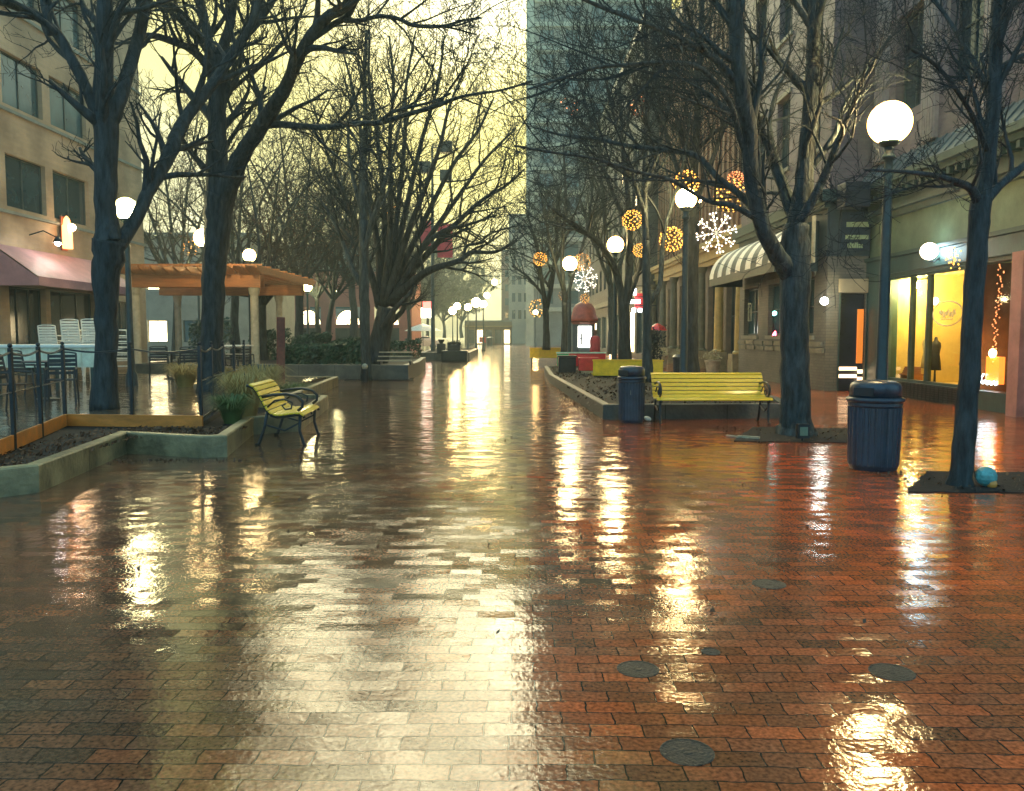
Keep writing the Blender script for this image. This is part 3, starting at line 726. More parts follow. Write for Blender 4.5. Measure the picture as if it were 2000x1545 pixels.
# --- right side: nearest shop (wall faces -x at X = 9.5, y 14..22) ---
b1 = thing('corner_shop', 'dark green shop with a warm yellow lit display window at the right', 'building', (9.5, 9, 0))
def lb(y): return y-9
w = MB()
sh = [(lb(17.35), lb(20.9), .38, 2.95), (lb(15.55), lb(17.15), .38, 2.95), (lb(12.6), lb(15.2), .3, 2.9)]
wall_grid(w, (0, 13.0), (0, 3.05), 0, .3, sh)
w.build('shopfront', M_DKGREEN, b1)
w = MB(); w.box(0.02, .3, 0, 13.0, 3.05, 4.5); w.build('panel_band', M_GREENPAN, b1)
uo = [(lb(9.6+i*2.5), lb(10.9+i*2.5), 6.9, 9.3) for i in range(5)]+[(lb(9.6+i*2.5), lb(10.9+i*2.5), 11, 13.3) for i in range(5)]
w = MB(); wall_grid(w, (0, 13.0), (4.5, 15.5), .05, .4, uo)
w.box(.4, 9, 12.65, 13.0, 0, 15.5); w.build('upper_wall', M_BR_PUR, b1)
MB().box(.4, 9, 0, 12.64, 15.1, 15.4).build('roof', M_GREY, b1)
MB().box(1.6, 2.0, 0, 12.6, 4.6, 15.0).build('interior', M_DARK, b1)
w = MB()
for k, (z, o, h) in enumerate([(4.42, .12, .14), (4.565, .22, .10), (5.05, .34, .12), (5.175, .46, .16)]): w.box(-o, .048, -.05, 13.05, z, z+h)
w.box(-.10, .047, -.05, 13.05, 4.67, 5.045)
for i in range(44): w.box(-.32, -.102, .1+i*.3, .22+i*.3, 4.90, 5.04)
w.build('cornice', M_DKGREEN, b1)
w = MB()   # metal ledge roof over cornice with standing seams
w.quad((-.44, -.05, 5.345), (-.44, 13.05, 5.345), (.04, 13.05, 5.9), (.04, -.05, 5.9)); w.quad((-.44, -.05, 5.34), (.04, -.05, 5.34), (.04, -.05, 5.9), (-.44, -.05, 5.345))
for i in range(33): w.bar((-.44, .1+i*.4, 5.36), (.03, .1+i*.4, 5.91), .03, .04)
w.build('ledge_roof', mat('ledge_metal', (.13, .17, .18), .35, .3, 3, .1, 20, metal=.4), b1)
w = MB()
for i in range(6):
    y = lb(9.1+i*2.5-.35+.02)
    for k in range(5): w.box(-.09, .048, y+.02+k*.11, y+.085+k*.11, 5.95, 14.6)
    w.box(-.05, .046, y-.03, y+.59, 5.93, 14.7)
w.build('pilaster', mat('pilaster_stone', (.27, .24, .23), .6, .3, 2, .2, 20), b1)
for o in uo: window_y(b1, .05, *o, -1, M_PANE, M_FRAME, nv=2, nh=2, dep=.2)
w = MB(); w.box(-.07, -.002, 0, 13.0, 3.04, 3.42); w.box(-.13, -.002, 0, 13.0, 3.43, 3.52); w.build('signboard_moulding', M_DKGREEN, b1)
# grille below display
w = MB(); w.box(-.03, -.012, lb(17.3), lb(20.95), .0, .38)
for k in range(7): w.box(-.05, -.032, lb(17.3), lb(20.95), .04+k*.05, .058+k*.05)
for k in range(20): w.box(-.06, -.052, lb(17.35+k*.185), lb(17.37+k*.185), .02, .37)
w.build('grille', M_IRON, b1)
# shop window box interior (warm plaster) - open box behind the glass
w = MB()
w.box(.32, 2.3, lb(17.21), lb(17.3), .3, 3.0); w.box(.32, 2.3, lb(20.95), lb(21.05), .3, 3.0); w.box(2.3, 2.4, lb(17.2), lb(21.05), .3, 3.0)
w.box(.31, 2.4, lb(17.3), lb(21.05), .26, .298); w.box(.31, 2.4, lb(17.2), lb(21.05), 3.002, 3.05)
w.build('display_recess', mat('warm_plaster', (.80, .58, .18), .8, .15, 2), b1)
w = MB(); w.quad((.13, lb(20.9), .38), (.13, lb(17.35), .38), (.13, lb(17.35), 2.95), (.13, lb(20.9), 2.95)); w.build('display_glass', M_GLASS, b1)
w = MB()
for y in (17.35, 18.95, 19.75, 20.84): w.box(.06, .20, lb(y), lb(y)+.06, .38, 2.95)
w.box(.06, .2, lb(17.42), lb(20.83), .38, .44); w.box(.06, .2, lb(17.42), lb(20.83), 2.89, 2.95)
w.build('window_frame', M_DKGREEN, b1)
w = MB(); w.box(-.05, .10, lb(20.90), lb(21.03), .38, 2.95); w.build('green_jamb', mat('teal_jamb', (.02, .28, .20), .4), b1)
# oval line emblem on glass
w = MB()
w.tube([(.10, lb(18.15)+.62*math.cos(a*PI/18), 1.98+.27*math.sin(a*PI/18)) for a in range(37)], .012, 5)
w.tube([(.10, lb(18.15)+.34-.68*t/24, 1.98+.07*math.sin(t*1.5)+.03*math.sin(t*.6)) for t in range(25)], .012, 4)
w.tube([(.10, lb(18.15)+.30-.55*t/10, 1.86+.015*math.sin(t*2)) for t in range(11)], .009, 4)
w.build('oval_emblem', mat('etched_white', (.7, .66, .45), .5), b1)
# second bay : dark panes
MB().quad((.02, lb(17.15), .38), (.02, lb(15.55), .38), (.02, lb(15.55), 2.95), (.02, lb(17.15), 2.95)).build('side_pane', M_GLASS, b1)
MB().box(.12, .15, lb(12.6), lb(15.2), .3, 2.9).build('end_pane', M_PANE, b1)
w = MB(); w.box(.9, 1.0, lb(15.5), lb(17.18), .3, 3.0); w.box(.31, .899, lb(15.5), lb(17.18), .24, .30); w.box(.31, .899, lb(17.16), lb(17.19), .301, 3.0); w.build('side_recess', mat('amber_plaster', (.30, .14, .04), .8, .3, 2), b1)
# pink stone pillar
MB().box(-.26, -.005, lb(14.95), lb(15.28), 0, 3.03).build('pillar', mat('pink_stone', (.46, .20, .16), .5, .2, 3, .2, 20), b1)

def lightbulb(y, x, z, r=.035, e=None): return MB().ball((x, y, z), r, 8, 6)
t = thing('display_lamp', 'pair of glaring lamp heads inside the top left of the lit shop window', 'lamp', (10.1, 20.3, 2.86))
MB().box(-.02, .02, -.45, .45, 0, .03).build('track', M_IRON, t)
for dy in (-.38, .30): MB().ball((0, dy, -.11), .075, 12, 8).build('bulb', emis('display_bulb', (1, .70, .25), 420), t)
# display figures
def coat(label, loc, m, h=1.15, w_=.26, arms=True):
    t = thing('clothes_mannequin', label, 'mannequin', loc)
    b = MB(); b.lathe([(.13, 0), (.14, .03), (.03, .06), (.02, h*.35)], 12); b.build('stand', M_IRON, t)
    b = MB(); b.lathe([(w_*.95, h*.33), (w_*.85, h*.5), (w_*.62, h*.68), (w_*.82, h*.85), (w_*.72, h*.93), (w_*.3, h*.98), (w_*.24, h*1.04), (.02, h*1.06)], 16, sy=1.0, sx=.62)
    b.build('coat', m, t, smooth=True)
    if arms:
        for sgn in (-1, 1):
            MB().tube([(0, sgn*w_*.7, h*.9), (0, sgn*w_*1.02, h*.7), (-.04, sgn*w_*1.08, h*.45)], [.07, .06, .045], 8).build('sleeve', m, t, smooth=True)
    return t
coat('pale headless mannequin at the left of the lit shop window', (10.35, 20.45, .30), mat('pale_cloth', (.50, .44, .26), .8), 1.15, .2, False)
coat('dark hooded mannequin in the middle of the lit shop window', (10.2, 19.75, .30), mat('dark_cloth', (.03, .03, .03), .8), 1.1, .2, False)
coat('dark green jacket on a mannequin behind the oval emblem', (10.5, 18.6, .62), mat('green_cloth', (.05, .085, .055), .8), 1.2, .3)
t = thing('display_table', 'small display table under the green jacket in the shop window', 'table', (10.5, 18.3, .30))
MB().box(-.3, .3, -.42, .42, .52, .58).build('tabletop', M_CREAM, t)
for sx in (-1, 1):
    for sy in (-1, 1): MB().box(sx*.26-.03, sx*.26+.03, sy*.37-.03, sy*.37+.03, 0, .52).build('leg', M_WOOD, t)
t = thing('display_table', 'low table with folded clothes at the far left of the shop window', 'table', (10.05, 20.6, .30))
MB().box(-.2, .2, -.22, .22, .2, .24).build('tabletop', M_WOOD, t)
for sy in (-1, 1): MB().box(-.18, .18, sy*.2-.02, sy*.2+.02, 0, .2).build('leg', M_WOOD, t)
f_ = MB()
for k in range(4): f_.box(-.15+.01*k, .15, -.18, .18-.02*k, .24+k*.045, .28+k*.045)
f_.build('folded_clothes', mat('rust_cloth', (.35, .14, .06), .8), t)
# orange lit string in the second bay
t = thing('light_garland', 'vertical garland of orange bulbs in the narrow window beside the pink pillar', 'string lights', (9.72, 16.50, .9))
b = MB(); rng = random.Random(9); pp = []
for k in range(60):
    z = k*.034; y = .035*math.sin(k*.37)+rng.gauss(0, .03)-z*.06+.06; pp.append((0, y, z)); b.octa((rng.gauss(0, .03), y+rng.gauss(0, .03), z), .016)
MB().tube(pp, .004, 3).build('wire', M_IRON, t); b.build('light_bulbs', M_BULBR, t)
t = thing('window_sign', 'glowing orange box sign low in the narrow window', 'sign', (9.72, 16.60, .52))
MB().box(0, .12, -.25, .2, 0, .55).build('sign_face', emis('orange_sign', (1, .20, .02), 1.3), t)
q = MB(); q.tube([(-.03, .34-.045*k, .02+.03*math.sin(k*1.9)) for k in range(14)], .018, 5)
q.tube([(-.03, .34, .05), (-.03, .22, .19)], .012, 4); q.build('neon_script', emis('neon_white', (.8, .9, 1), 14), t)
MB().ball((-.02, -.05, .62), .07, 10, 6, 1.3).build('flame_bulb', emis('flame_bulb', (1, .55, .2), 30), t)
t = thing('globe_wall_light', 'cool white globe light on the green panel above the lit shop window', 'lamp', (9.2, 18.25, 3.35))
MB().ball((0, 0, 0), .19, 20, 14).build('globe', M_LAMPC, t, smooth=True)
MB().tube([(.30, 0, -.1), (.1, 0, -.24), (0, 0, -.2)], .02, 6).build('bracket', M_IRON, t)
t = thing('bulb_cluster', 'small cluster of golden bulbs beside the leaning black trunk', 'string lights', (9.2, 17.25, 3.1))
b = MB(); [b.octa((rng.gauss(0, .06), rng.gauss(0, .06), rng.gauss(0, .09)), .02) for k in range(26)]; b.build('light_bulbs', M_BULB, t)
MB().tube([(.28, 0, .3), (0, 0, .2), (0, 0, -.1)], .008, 4).build('wire', M_IRON, t)

# --- awning shop (wall at X=8.4, y 22..30.4) ---
b2 = thing('awning_shop', 'brick shop with a striped barrel awning and a dark side doorway', 'building', (8.4, 22, 0))
wo = [(.9, 1.75, 1.5, 3.15), (3.3, 5.0, 1.5, 3.15), (6.1, 7.8, 1.5, 3.15)]
uo = [(.8, 2.0, 6.6, 8.8), (3.3, 4.5, 6.6, 8.8), (5.8, 7.0, 6.6, 8.8), (.8, 2.0, 10.6, 12.8), (3.3, 4.5, 10.6, 12.8), (5.8, 7.0, 10.6, 12.8)]
w = MB(); wall_grid(w, (0, 8.4), (0, 3.6), 0, .3, wo); wall_grid(w, (.302, 1.09), (0, 3.6), 0, .3, [(.36, 1.07, 0, 2.62)], axis='x')
w.build('ground_wall', brickmat('shop_brick', (.16, .15, .115), (.12, .115, .095), (.10, .095, .08), .24, .08), b2)
w = MB(); w.box(-.05, .3, -.05, 8.45, 3.602, 5.2); w.box(.302, 1.09, -.05, .3, 3.602, 5.2); w.build('fascia', mat('blue_fascia', (.035, .055, .062), .45, .3, 2), b2)
w = MB(); w.box(-.30, -.052, -.3, 8.5, 5.0, 5.3); w.box(-.2, -.052, -.2, 8.45, 4.85, 4.998); w.box(-.30, 1.05, -.32, -.052, 5.0, 5.3); w.build('cornice', M_DKGREEN, b2)
w = MB(); wall_grid(w, (.302, 8.4), (5.31, 15.2), 0, .35, uo); w.box(0, 9, .0, .3, 5.31, 15.2); w.box(.36, 9, 8.1, 8.4, 0, 15.2); w.build('upper_wall', M_BR_PUR, b2)
MB().box(.36, 9, .31, 8.09, 14.8, 15.0).build('roof', M_GREY, b2)
MB().box(1.2, 1.5, .5, 8.0, .02, 14.7).build('interior', M_DARK, b2)
w = MB()
for i in range(2): w.box(.37+.35, .375+.35, .0, 8.0, .02, .03)
for a0, a1, z0, z1 in wo+uo:
    MB().box(-.07, -.004, a0-.1, a1+.1, z0-.12, z0-.004).build('sill', mat('sill_stone', (.26, .25, .18), .6, .2, 4), b2)
    MB().box(-.05, -.003, a0-.08, a1+.08, z1+.004, z1+.14).build('lintel', mat('sill_stone', (.26, .25, .18), .6, .2, 4), b2)
for a in wo: window_y(b2, 0, *a, -1, M_PANEG, M_FRAME, nv=2, nh=2)
for a in uo: window_y(b2, 0, *a, -1, M_PANE, M_FRAME, nv=2, nh=2)
# bright upper window glimpses
for a, z in ((.75, 4.15),): pass
# rusticated course below windows
w = MB()
for k in range(8):
    for r in range(2): w.box(-.06, -.004, .06+k*1.04+r*.12, .06+k*1.04+.88+r*.12, 1.02+r*.17, 1.02+r*.17+.13)
w.build('stone_course', mat('course_stone', (.24, .22, .15), .7, .3, 4), b2)
# barrel awning with stripes
def awn(parent, x0, x1, y0, y1, z0, z1, n):
    seg = 12; prof = []
    for k in range(seg+1):
        a = PI/2*k/seg; prof.append((x1+(x0-x1)*math.sin(a)*1.0, z0+(z1-z0)*math.cos(a)))
    m1 = mat('awning_cream', (.92, .88, .76), .6, .12, 3, .1, 30); m2 = mat('awning_black', (.02, .045, .045), .55, .2, 3, .1, 30)
    A = MB(); B = A; dy = (y1-y0)/n; mi = []
    for i in range(n):
        t = A if i % 2 == 0 else B
        for k in range(seg):
            for m in range(3):
                ya, yb = y0+i*dy+dy*m/3, y0+i*dy+dy*(m+1)/3
                mi.append(i % 2); t.quad((prof[k][0], ya, prof[k][1]), (prof[k][0], yb, prof[k][1]), (prof[k+1][0], yb, prof[k+1][1]), (prof[k+1][0], ya, prof[k+1][1]))
    for y in (y0, y1):
        n0 = len(B.v); B.v += [(x1, y, z0)]+[(p[0], y, p[1]) for p in prof]; B.f.append(tuple(range(n0, n0+len(prof)+1)))
    B.box(x0-.004, x0+.02, y0, y1, z0-.26, z0); B.box(x0+.02, x1, y0, y0+.02, z0-.26, z0); B.box(x0+.02, x1, y1-.02, y1, z0-.26, z0)
    p_ = A.build('awning', m1, parent, smooth=False); p_.data.materials.append(m2)
    mi += [1]*(len(A.f)-len(mi))
    p_.data.polygons.foreach_set('material_index', mi)
    R = MB()
    for y in (y0+.04, (y0+y1)/2, y1-.04): R.tube([(p[0]*1.0+.02*(1), y, p[1]-.03) for p in prof], .015, 5)
    R.build('awning_frame', M_IRON, p_)
awn(b2, -1.25, -.052, .55, 7.9, 3.5, 4.6, 13)
# doorway on the side wall facing the camera
w = MB(); w.box(.38, 1.05, .12, .16, .0, 2.6); w.build('door', mat('door_dark', (.015, .018, .03), .3), b2)
w = MB(); w.box(.30, 1.09, -.04, -.003, 2.64, 3.0); w.build('door_header', mat('tan_header', (.42, .34, .20), .6, .1, 3), b2)
w = MB(); w.box(.33, .37, -.03, -.002, 0, 2.63); w.box(1.06, 1.09, -.03, -.002, 0, 2.63); w.build('door_frame', M_DKGREEN, b2)
w = MB(); w.box(.40, .88, .04, .11, .36, .45); w.box(.40, .88, .04, .11, .56, .65); w.box(.90, 1.02, .0, .05, .26, .38); w.box(.90, 1.02, .0, .05, .48, .58)
w.build('lit_step_strip', emis('step_glow', (1, .68, .38), 1.3), b2)
w = MB(); w.box(.88, 1.03, .06, .115, .75, 2.2); w.build('orange_side_light', emis('orange_slot', (1, .28, .04), .18), b2)
w = MB(); w.box(.30, 1.06, -.12, -.052, 3.75, 4.75); w.build('side_signboard', mat('sign_dark', (.02, .04, .06), .5), b2)
w = MB(); w.box(.42, 1.0, -.15, -.122, 4.35, 4.48); w.box(.40, 1.0, -.15, -.122, 4.03, 4.14)
rng = random.Random(3)
for k in range(7): w.box(.46+k*.06, .50+k*.06, -.15, -.122, 3.80, 3.80+rng.uniform(.1, .17))
w.build('sign_lettering', mat('sign_green', (.36, .46, .26), .5), b2)
# white vertical lit blade sign to the left of trunk
t = thing('blade_sign', 'narrow pale blade sign on the dark fascia right of the striped awning', 'sign', (8.1, 22.25, 3.45))
MB().box(-.02, .02, -.09, .1, 0, 1.25).build('sign_face', mat('blade_cream', (.62, .56, .36), .5), t)
MB().box(-.02, .22, -.01, .01, 1.26, 1.29).build('bracket', M_IRON, t)
t = thing('hanging_sign_box', 'dark square sign box hung over the side doorway', 'sign', (8.75, 21.3, 4.75))
MB().box(-.32, .32, -.28, .28, 0, .62).build('box', mat('box_navy', (.012, .022, .035), .5), t, bevel=.02)
MB().tube([(0, 0, .62), (0, 0, .8), (0, .5, .8)], .02, 6).build('bracket', M_IRON, t)
def wsign(name, label, px, py, Y, pts, r, m, cat='neon sign'):
    o = at(px, py, Y); t = tag(MB().tube([(0, a, b) for a, b in pts], r, 5).build(name, m), label, cat); t.location = (8.36, o.y, o.z); return t
wsign('neon_sign', 'red neon squiggle low in the dark window under the awning', 1512, 655, 26.2, [(.1, 0), (.02, .07), (-.05, .05), (-.1, .12), (-.14, .03), (-.08, -.05), (.05, -.1), (.1, 0)], .022, emis('neon_red', (1, .06, .10), 12))
wsign('neon_sign', 'cyan neon bar sign in the dark window under the awning', 1513, 612, 26.2, [(.12, .03), (0, .05), (-.12, .03), (-.12, -.03), (.1, -.05), (.12, .03)], .025, emis('neon_cyan', (.25, 1, .9), 6))
wsign('poster', 'pale menu sheet in the left window under the awning', 1466, 610, 28.9, [(.18, .3), (.18, -.3), (-.12, -.3), (-.12, .3), (.18, .3)], .03, mat('menu_paper', (.5, .5, .36), .6))
t = thing('door_lantern', 'bright white lantern at the left of the side doorway', 'lamp', tuple(at(1610, 588, 21.6)))
MB().ball((0, 0, 0), .10, 14, 10).build('bulb', emis('door_bulb', (.95, .95, .85), 22), t); MB().tube([(0, .36, .1), (0, .1, .18), (0, 0, .1)], .015, 5).build('bracket', M_IRON, t)

# --- columned building with gold cornice (X=8.9, y 30.6..50) ---
b3 = thing('columned_building', 'building with a golden lit cornice, dark tall openings and brown striped upper wall', 'building', (8.9, 30.6, 0))
wo = [(1.2+i*3.2, 3.6+i*3.2, .5, 4.1) for i in range(6)]
uo = [(1.6+i*3.2, 2.9+i*3.2, z, z+2.4) for z in (6.6, 10.4, 14.2) for i in range(6)]
w = MB(); wall_grid(w, (0, 19.8), (0, 4.6), 0, .35, wo); w.build('ground_wall', mat('brown_stone', (.20, .15, .10), .6, .3, 2, .3, 15), b3)
w = MB(); wall_grid(w, (0, 19.8), (5.6, 19), 0, .35, uo); w.box(.36, 9, 0, .35, 5.6, 19); w.box(.36, 9, 0, .35, 0, 5.59); w.build('upper_wall', M_BR_ORG, b3)
MB().box(.36, 9, .36, 19.4, 18.6, 18.8).build('roof', M_GREY, b3)
MB().box(.9, 1.2, .4, 19.6, .02, 18.5).build('interior', M_DARK, b3)
w = MB()
for z, o, h in ((4.6, .12, .2), (4.802, .25, .12), (4.924, .18, .3), (5.226, .38, .14), (5.368, .5, .2)): w.box(-o, .34, -o*.5, 19.9, z, z+h)
w.build('cornice', M_GOLDTRIM, b3)
for i in range(7):
    y = .5+i*3.2
    c = MB(); c.lathe([(.26, .8), (.27, .86), (.20, .92), (.19, 2.4), (.16, 4.3), (.22, 4.4), (.26, 4.58)], 14, (-.28, y, 0)); k = c.build('column', M_GOLDTRIM if i < 2 else mat('olive_column', (.16, .15, .09), .5), b3, smooth=False)
    MB().box(-.62, .0-.004, y-.34, y+.34, 0, .8).build('column_base', mat('pedestal', (.30, .25, .14), .6, .3, 4, .3, 15), k)
w = MB()
for i in range(26): w.box(-.08, -.003, .3+i*.76, .52+i*.76, 5.75, 18.4)
w.build('rib', mat('rib_brown', (.28, .15, .08), .6, .2, 2), b3)
for o in wo: window_y(b3, 0, *o, -1, M_PANE, M_FRAME, nv=2, nh=2, dep=.22)
for o in uo: window_y(b3, 0, *o, -1, M_PANE, M_FRAME, nv=2, nh=2)

b4 = thing('grey_storefronts', 'grey green terrace of shops beyond the columned building', 'building', (8.3, 50.6, 0))
wo = [(1+i*4.2, 4.2+i*4.2, .3, 3.2) for i in range(10)]
uo = [(1.2+i*3.5, 3+i*3.5, z, z+1.9) for z in (5.6, 9.2, 12.8, 16.4) for i in range(12)]
w = MB(); wall_grid(w, (0, 44), (0, 21), 0, .4, wo+uo); w.box(.41, 9, 0, .4, 0, 21); w.build('wall', M_BR_GRN, b4)
MB().box(.41, 9, .41, 44, 20.6, 20.9).build('roof', M_GREY, b4); MB().box(1.1, 1.3, .5, 43.8, .02, 20.5).build('interior', M_DARK, b4)
w = MB(); w.box(-.3, -.004, 0, 44, 4.0, 4.4); w.box(-.35, -.003, 0, 44, 20.4, 20.9); w.build('cornice', M_DKGREEN, b4)
for i, o in enumerate(wo): window_y(b4, 0, *o, -1, M_LIT if i in (1, 4, 7) else M_PANEG, M_FRAME, nv=2)
for i, o in enumerate(uo): window_y(b4, 0, *o, -1, M_LIT if i in (13, 27) else M_PANEG, M_FRAME, nv=2)

# --- tall tower
b5 = thing('apartment_tower', 'very tall grey green tower block closing the right side of the street', 'building', (2.3, 118, 0))
uo = [(1.6+i*3.6, 3.6+i*3.6, z, z+1.9) for z in [6+k*3.3 for k in range(17)] for i in range(5)]
w = MB(); wall_grid(w, (0, 20), (0, 64), 0, .4, uo, axis='x'); w.box(0, .4, .41, 16, 0, 64); w.box(19.6, 20, .41, 16, 0, 64); w.build('wall', mat('tower_concrete', (.15, .18, .16), .7, .3, .4, .3, 3), b5)
w = MB()
for k in range(18): w.box(.9, 19.5, -.35, -.01, 4.9+k*3.3, 5.5+k*3.3)
w.box(-.3, .8, -.5, -.012, 0, 64.2); w.build('balcony_band', mat('tower_band', (.36, .40, .30), .7, .3, .4), b5)
MB().box(0, 20, 0, 16, 64.01, 64.6).build('roof', M_GREY, b5); MB().box(.5, 19.4, 1.2, 1.5, .02, 63).build('interior', M_DARK, b5)
rng = random.Random(4)
for i, o in enumerate(uo): window_x(b5, 0, *o, M_LIT if rng.random() < .04 else M_PANEG, M_FRAME, nv=1)

b6 = thing('brick_block', 'hazy orange brick block at the far end of the street', 'building', (-2.3, 178, 0))
uo = [(.8+i*1.7, 1.6+i*1.7, z, z+1.5) for z in [5+k*3 for k in range(5)] for i in range(3)]
w = MB(); wall_grid(w, (0, 5.6), (0, 19.5), 0, .4, uo, axis='x'); w.box(0, .4, .41, 9, 0, 19.5); w.build('wall', M_BR_RED, b6)
MB().box(0, 5.6, 0, 9, 19.51, 19.9).build('roof', M_GREY, b6); MB().box(.5, 5.5, 1, 1.2, .02, 19).build('interior', M_DARK, b6)
for i, o in enumerate(uo): window_x(b6, 0, *o, M_PANE, M_FRAME)
b7 = thing('pale_block', 'pale cream building between the brick block and the tower', 'building', (-.6, 150, 0))
uo = [(.6+i*1.1, 1.2+i*1.1, z, z+1.6) for z in [4.5+k*3.1 for k in range(6)] for i in range(3)]
w = MB(); wall_grid(w, (0, 3.9), (0, 23), 0, .4, uo, axis='x'); w.box(0, .4, .41, 9, 0, 23); w.build('wall', mat('pale_wall', (.50, .47, .36), .7, .15, .5), b7)
MB().box(0, 3.9, 0, 9, 23.01, 23.4).build('roof', M_GREY, b7); MB().box(.5, 3.8, 1, 1.2, .02, 22).build('interior', M_DARK, b7)
for i, o in enumerate(uo): window_x(b7, 0, *o, M_PANE, M_FRAME)
sfr = t = thing('storefront_row', 'low row of dark arcaded storefronts beneath the far lamps', 'building', (-7.6, 132, 0))
w = MB(); wall_grid(w, (0, 7.6), (0, 3.7), 0, .4, [(.5+i*1.45, 1.5+i*1.45, .2, 2.4) for i in range(5)], axis='x'); w.build('wall', mat('brown_front', (.20, .15, .09), .7), t)
MB().box(0, 7.6, .41, 8, 3.71, 3.9).build('roof', M_GREY, t); MB().box(.1, 7.5, .9, 1, .02, 3.6).build('interior', M_DARK, t)
MB().box(-.2, 7.8, -1.0, -.01, 2.9, 3.0).build('canopy', M_GOLDTRIM, t)
for i in range(5): window_x(t, 0, .5+i*1.45, 1.5+i*1.45, .2, 2.4, M_LIT if i in (1, 4) else M_PANE, M_FRAME, nv=2, nh=2)

# mid-left buildings
b8 = thing('low_white_building', 'low pale building with small lit windows seen through the pergola', 'building', (-33, 60, 0))
uo = [(1.2+i*2.6, 2.6+i*2.6, 4.8, 6.4) for i in range(5)]+[(1.2+i*2.6, 2.6+i*2.6, 1.0, 2.6) for i in range(5)]
w = MB(); wall_grid(w, (0, 14), (0, 8.6), 0, .4, uo, axis='x'); w.box(13.6, 14, .41, 12, 0, 8.6); w.build('wall', mat('pale_stucco', (.30, .30, .24), .7, .2, 1), b8)
MB().box(-.2, 14.2, -.2, 12, 8.61, 8.9).build('roof', M_GREY, b8); MB().box(.2, 13.5, 1, 1.2, .02, 8.5).build('interior', M_DARK, b8)
for i, o in enumerate(uo): window_x(b8, 0, *o, M_LIT if i in (2, 7) else M_PANEG, M_FRAME, nv=2, nh=2)
b9 = thing('arched_shop', 'reddish shopfront with glowing arched fanlights beyond the hedge', 'building', (-21.5, 78, 0))
w = MB(); wall_grid(w, (0, 12), (0, 7.5), 0, .4, [(1+i*3.7, 3.4+i*3.7, 2.5, 4.2) for i in range(3)]+[(1+i*3.7, 3.4+i*3.7, .2, 2.2) for i in range(3)], axis='x')
w.box(0, .4, .41, 8, 0, 7.5); w.box(11.6, 12, .41, 8, 0, 7.5); w.build('wall', mat('pink_render', (.30, .12, .10), .7, .2, 1), b9)
MB().box(0, 12, 0, 8, 7.51, 7.8).build('roof', M_GREY, b9)
for i in range(3):
    window_x(b9, 0, 1+i*3.7, 3.4+i*3.7, .2, 2.2, M_PANE, M_FRAME, nv=2)
    a = MB(); c = 2.2+i*3.7; pl = [(c+1.15*math.cos(k*PI/12), 2.55+1.35*math.sin(k*PI/12)) for k in range(13)]
    n0 = len(a.v); a.v += [(p[0], .16, p[1]) for p in pl]; a.f.append(tuple(range(n0, n0+13))); f = a.build('arched_fanlight', emis('fan_glow', (1, .80, .45), 2.4), b9)
    r = MB(); r.tube([(p[0], .12, p[1]) for p in pl], .05, 5)
    for k in (4, 8): r.tube([(c, .12, 2.55), (pl[k][0], .12, pl[k][1])], .03, 4)
    r.build('fanlight_bars', M_FRAME, f)
b10 = thing('grey_hall', 'long grey green building low behind the hedge and pergola', 'building', (-46, 96, 0))
w = MB(); ops = [(1.5+i*3.4, 3.3+i*3.4, z, z+1.8) for z in (1.2, 4.6, 8.0) for i in range(8)]
wall_grid(w, (0, 29), (0, 12), 0, .4, ops, axis='x'); w.build('wall', M_GREY, b10); MB().box(0, 29, .41, 12, 11.6, 11.9).build('roof', M_GREY, b10); MB().box(.2, 28.8, 1, 1.2, .02, 11.5).build('interior', M_DARK, b10)
for i, o in enumerate(ops): window_x(b10, 0, *o, M_LIT if i % 7 == 3 else M_PANEG, M_FRAME, nv=2)

# ------------------------------------------------------------------ street lamps
def lamp(px, py, H, r, m, label, posth=None, cooler=False, group='globe street lamps'):
    base = at(px, py, 10); Y = (H-CH)*F/(655-py)
    p = at(px, py, Y)
    for _ in range(3):
        Y *= (H-CH)/(p.z-CH); p = at(px, py, Y)
    t = thing('street_lamp', label, 'street lamp', (p.x, p.y, 0), 0, group)
    h = H-r
    MB().lathe([(.20, 0), (.20, .12), (.15, .18), (.13, .55), (.10, .62), (.085, .70), (.075, 1.6), (.06, h-.35), (.055, h-.22), (.09, h-.2), (.09, h-.16), (.06, h-.12), (.075, h-.04)], 14).build('post', M_POST, t, smooth=True)
    MB().lathe([(.075, h-.04), (.14, h+.01), (.15, h+.04), (.11, h+.06)], 16).build('collar', M_POST, t, smooth=True)
    MB().ball((0, 0, H), r, 26, 18).build('globe', m, t, smooth=True)
    return t
lamp(1738, 240, 4.5, .30, M_LAMP, 'largest glowing globe lamp, its post rising behind the ribbed navy bin')
lamp(1340, 388, 4.5, .235, M_LAMP, 'globe lamp beside the white snowflake light, second from the right')
lamp(1202, 478, 4.5, .28, M_LAMP, 'globe lamp just left of the hanging golden ball on the right side')
lamp(1113, 515, 4.5, .31, M_LAMP, 'globe lamp above and left of the red domed kiosk')
lamp(246, 408, 4.5, .27, M_LAMPG, 'globe lamp partly cut off by the leftmost tree trunk')
lamp(397, 465, 4.5, .29, M_LAMP, 'globe lamp just above the orange pergola beam')
lamp(487, 499, 4.5, .24, M_LAMP, 'globe lamp peeping over the pergola roof at the right')
lamp(387, 547, 4.5, .30, M_LAMP, 'globe lamp seen beneath the pergola beam')
lamp(600, 560, 4.5, .30, M_LAMPG, 'pale globe lamp right of the pergola end')
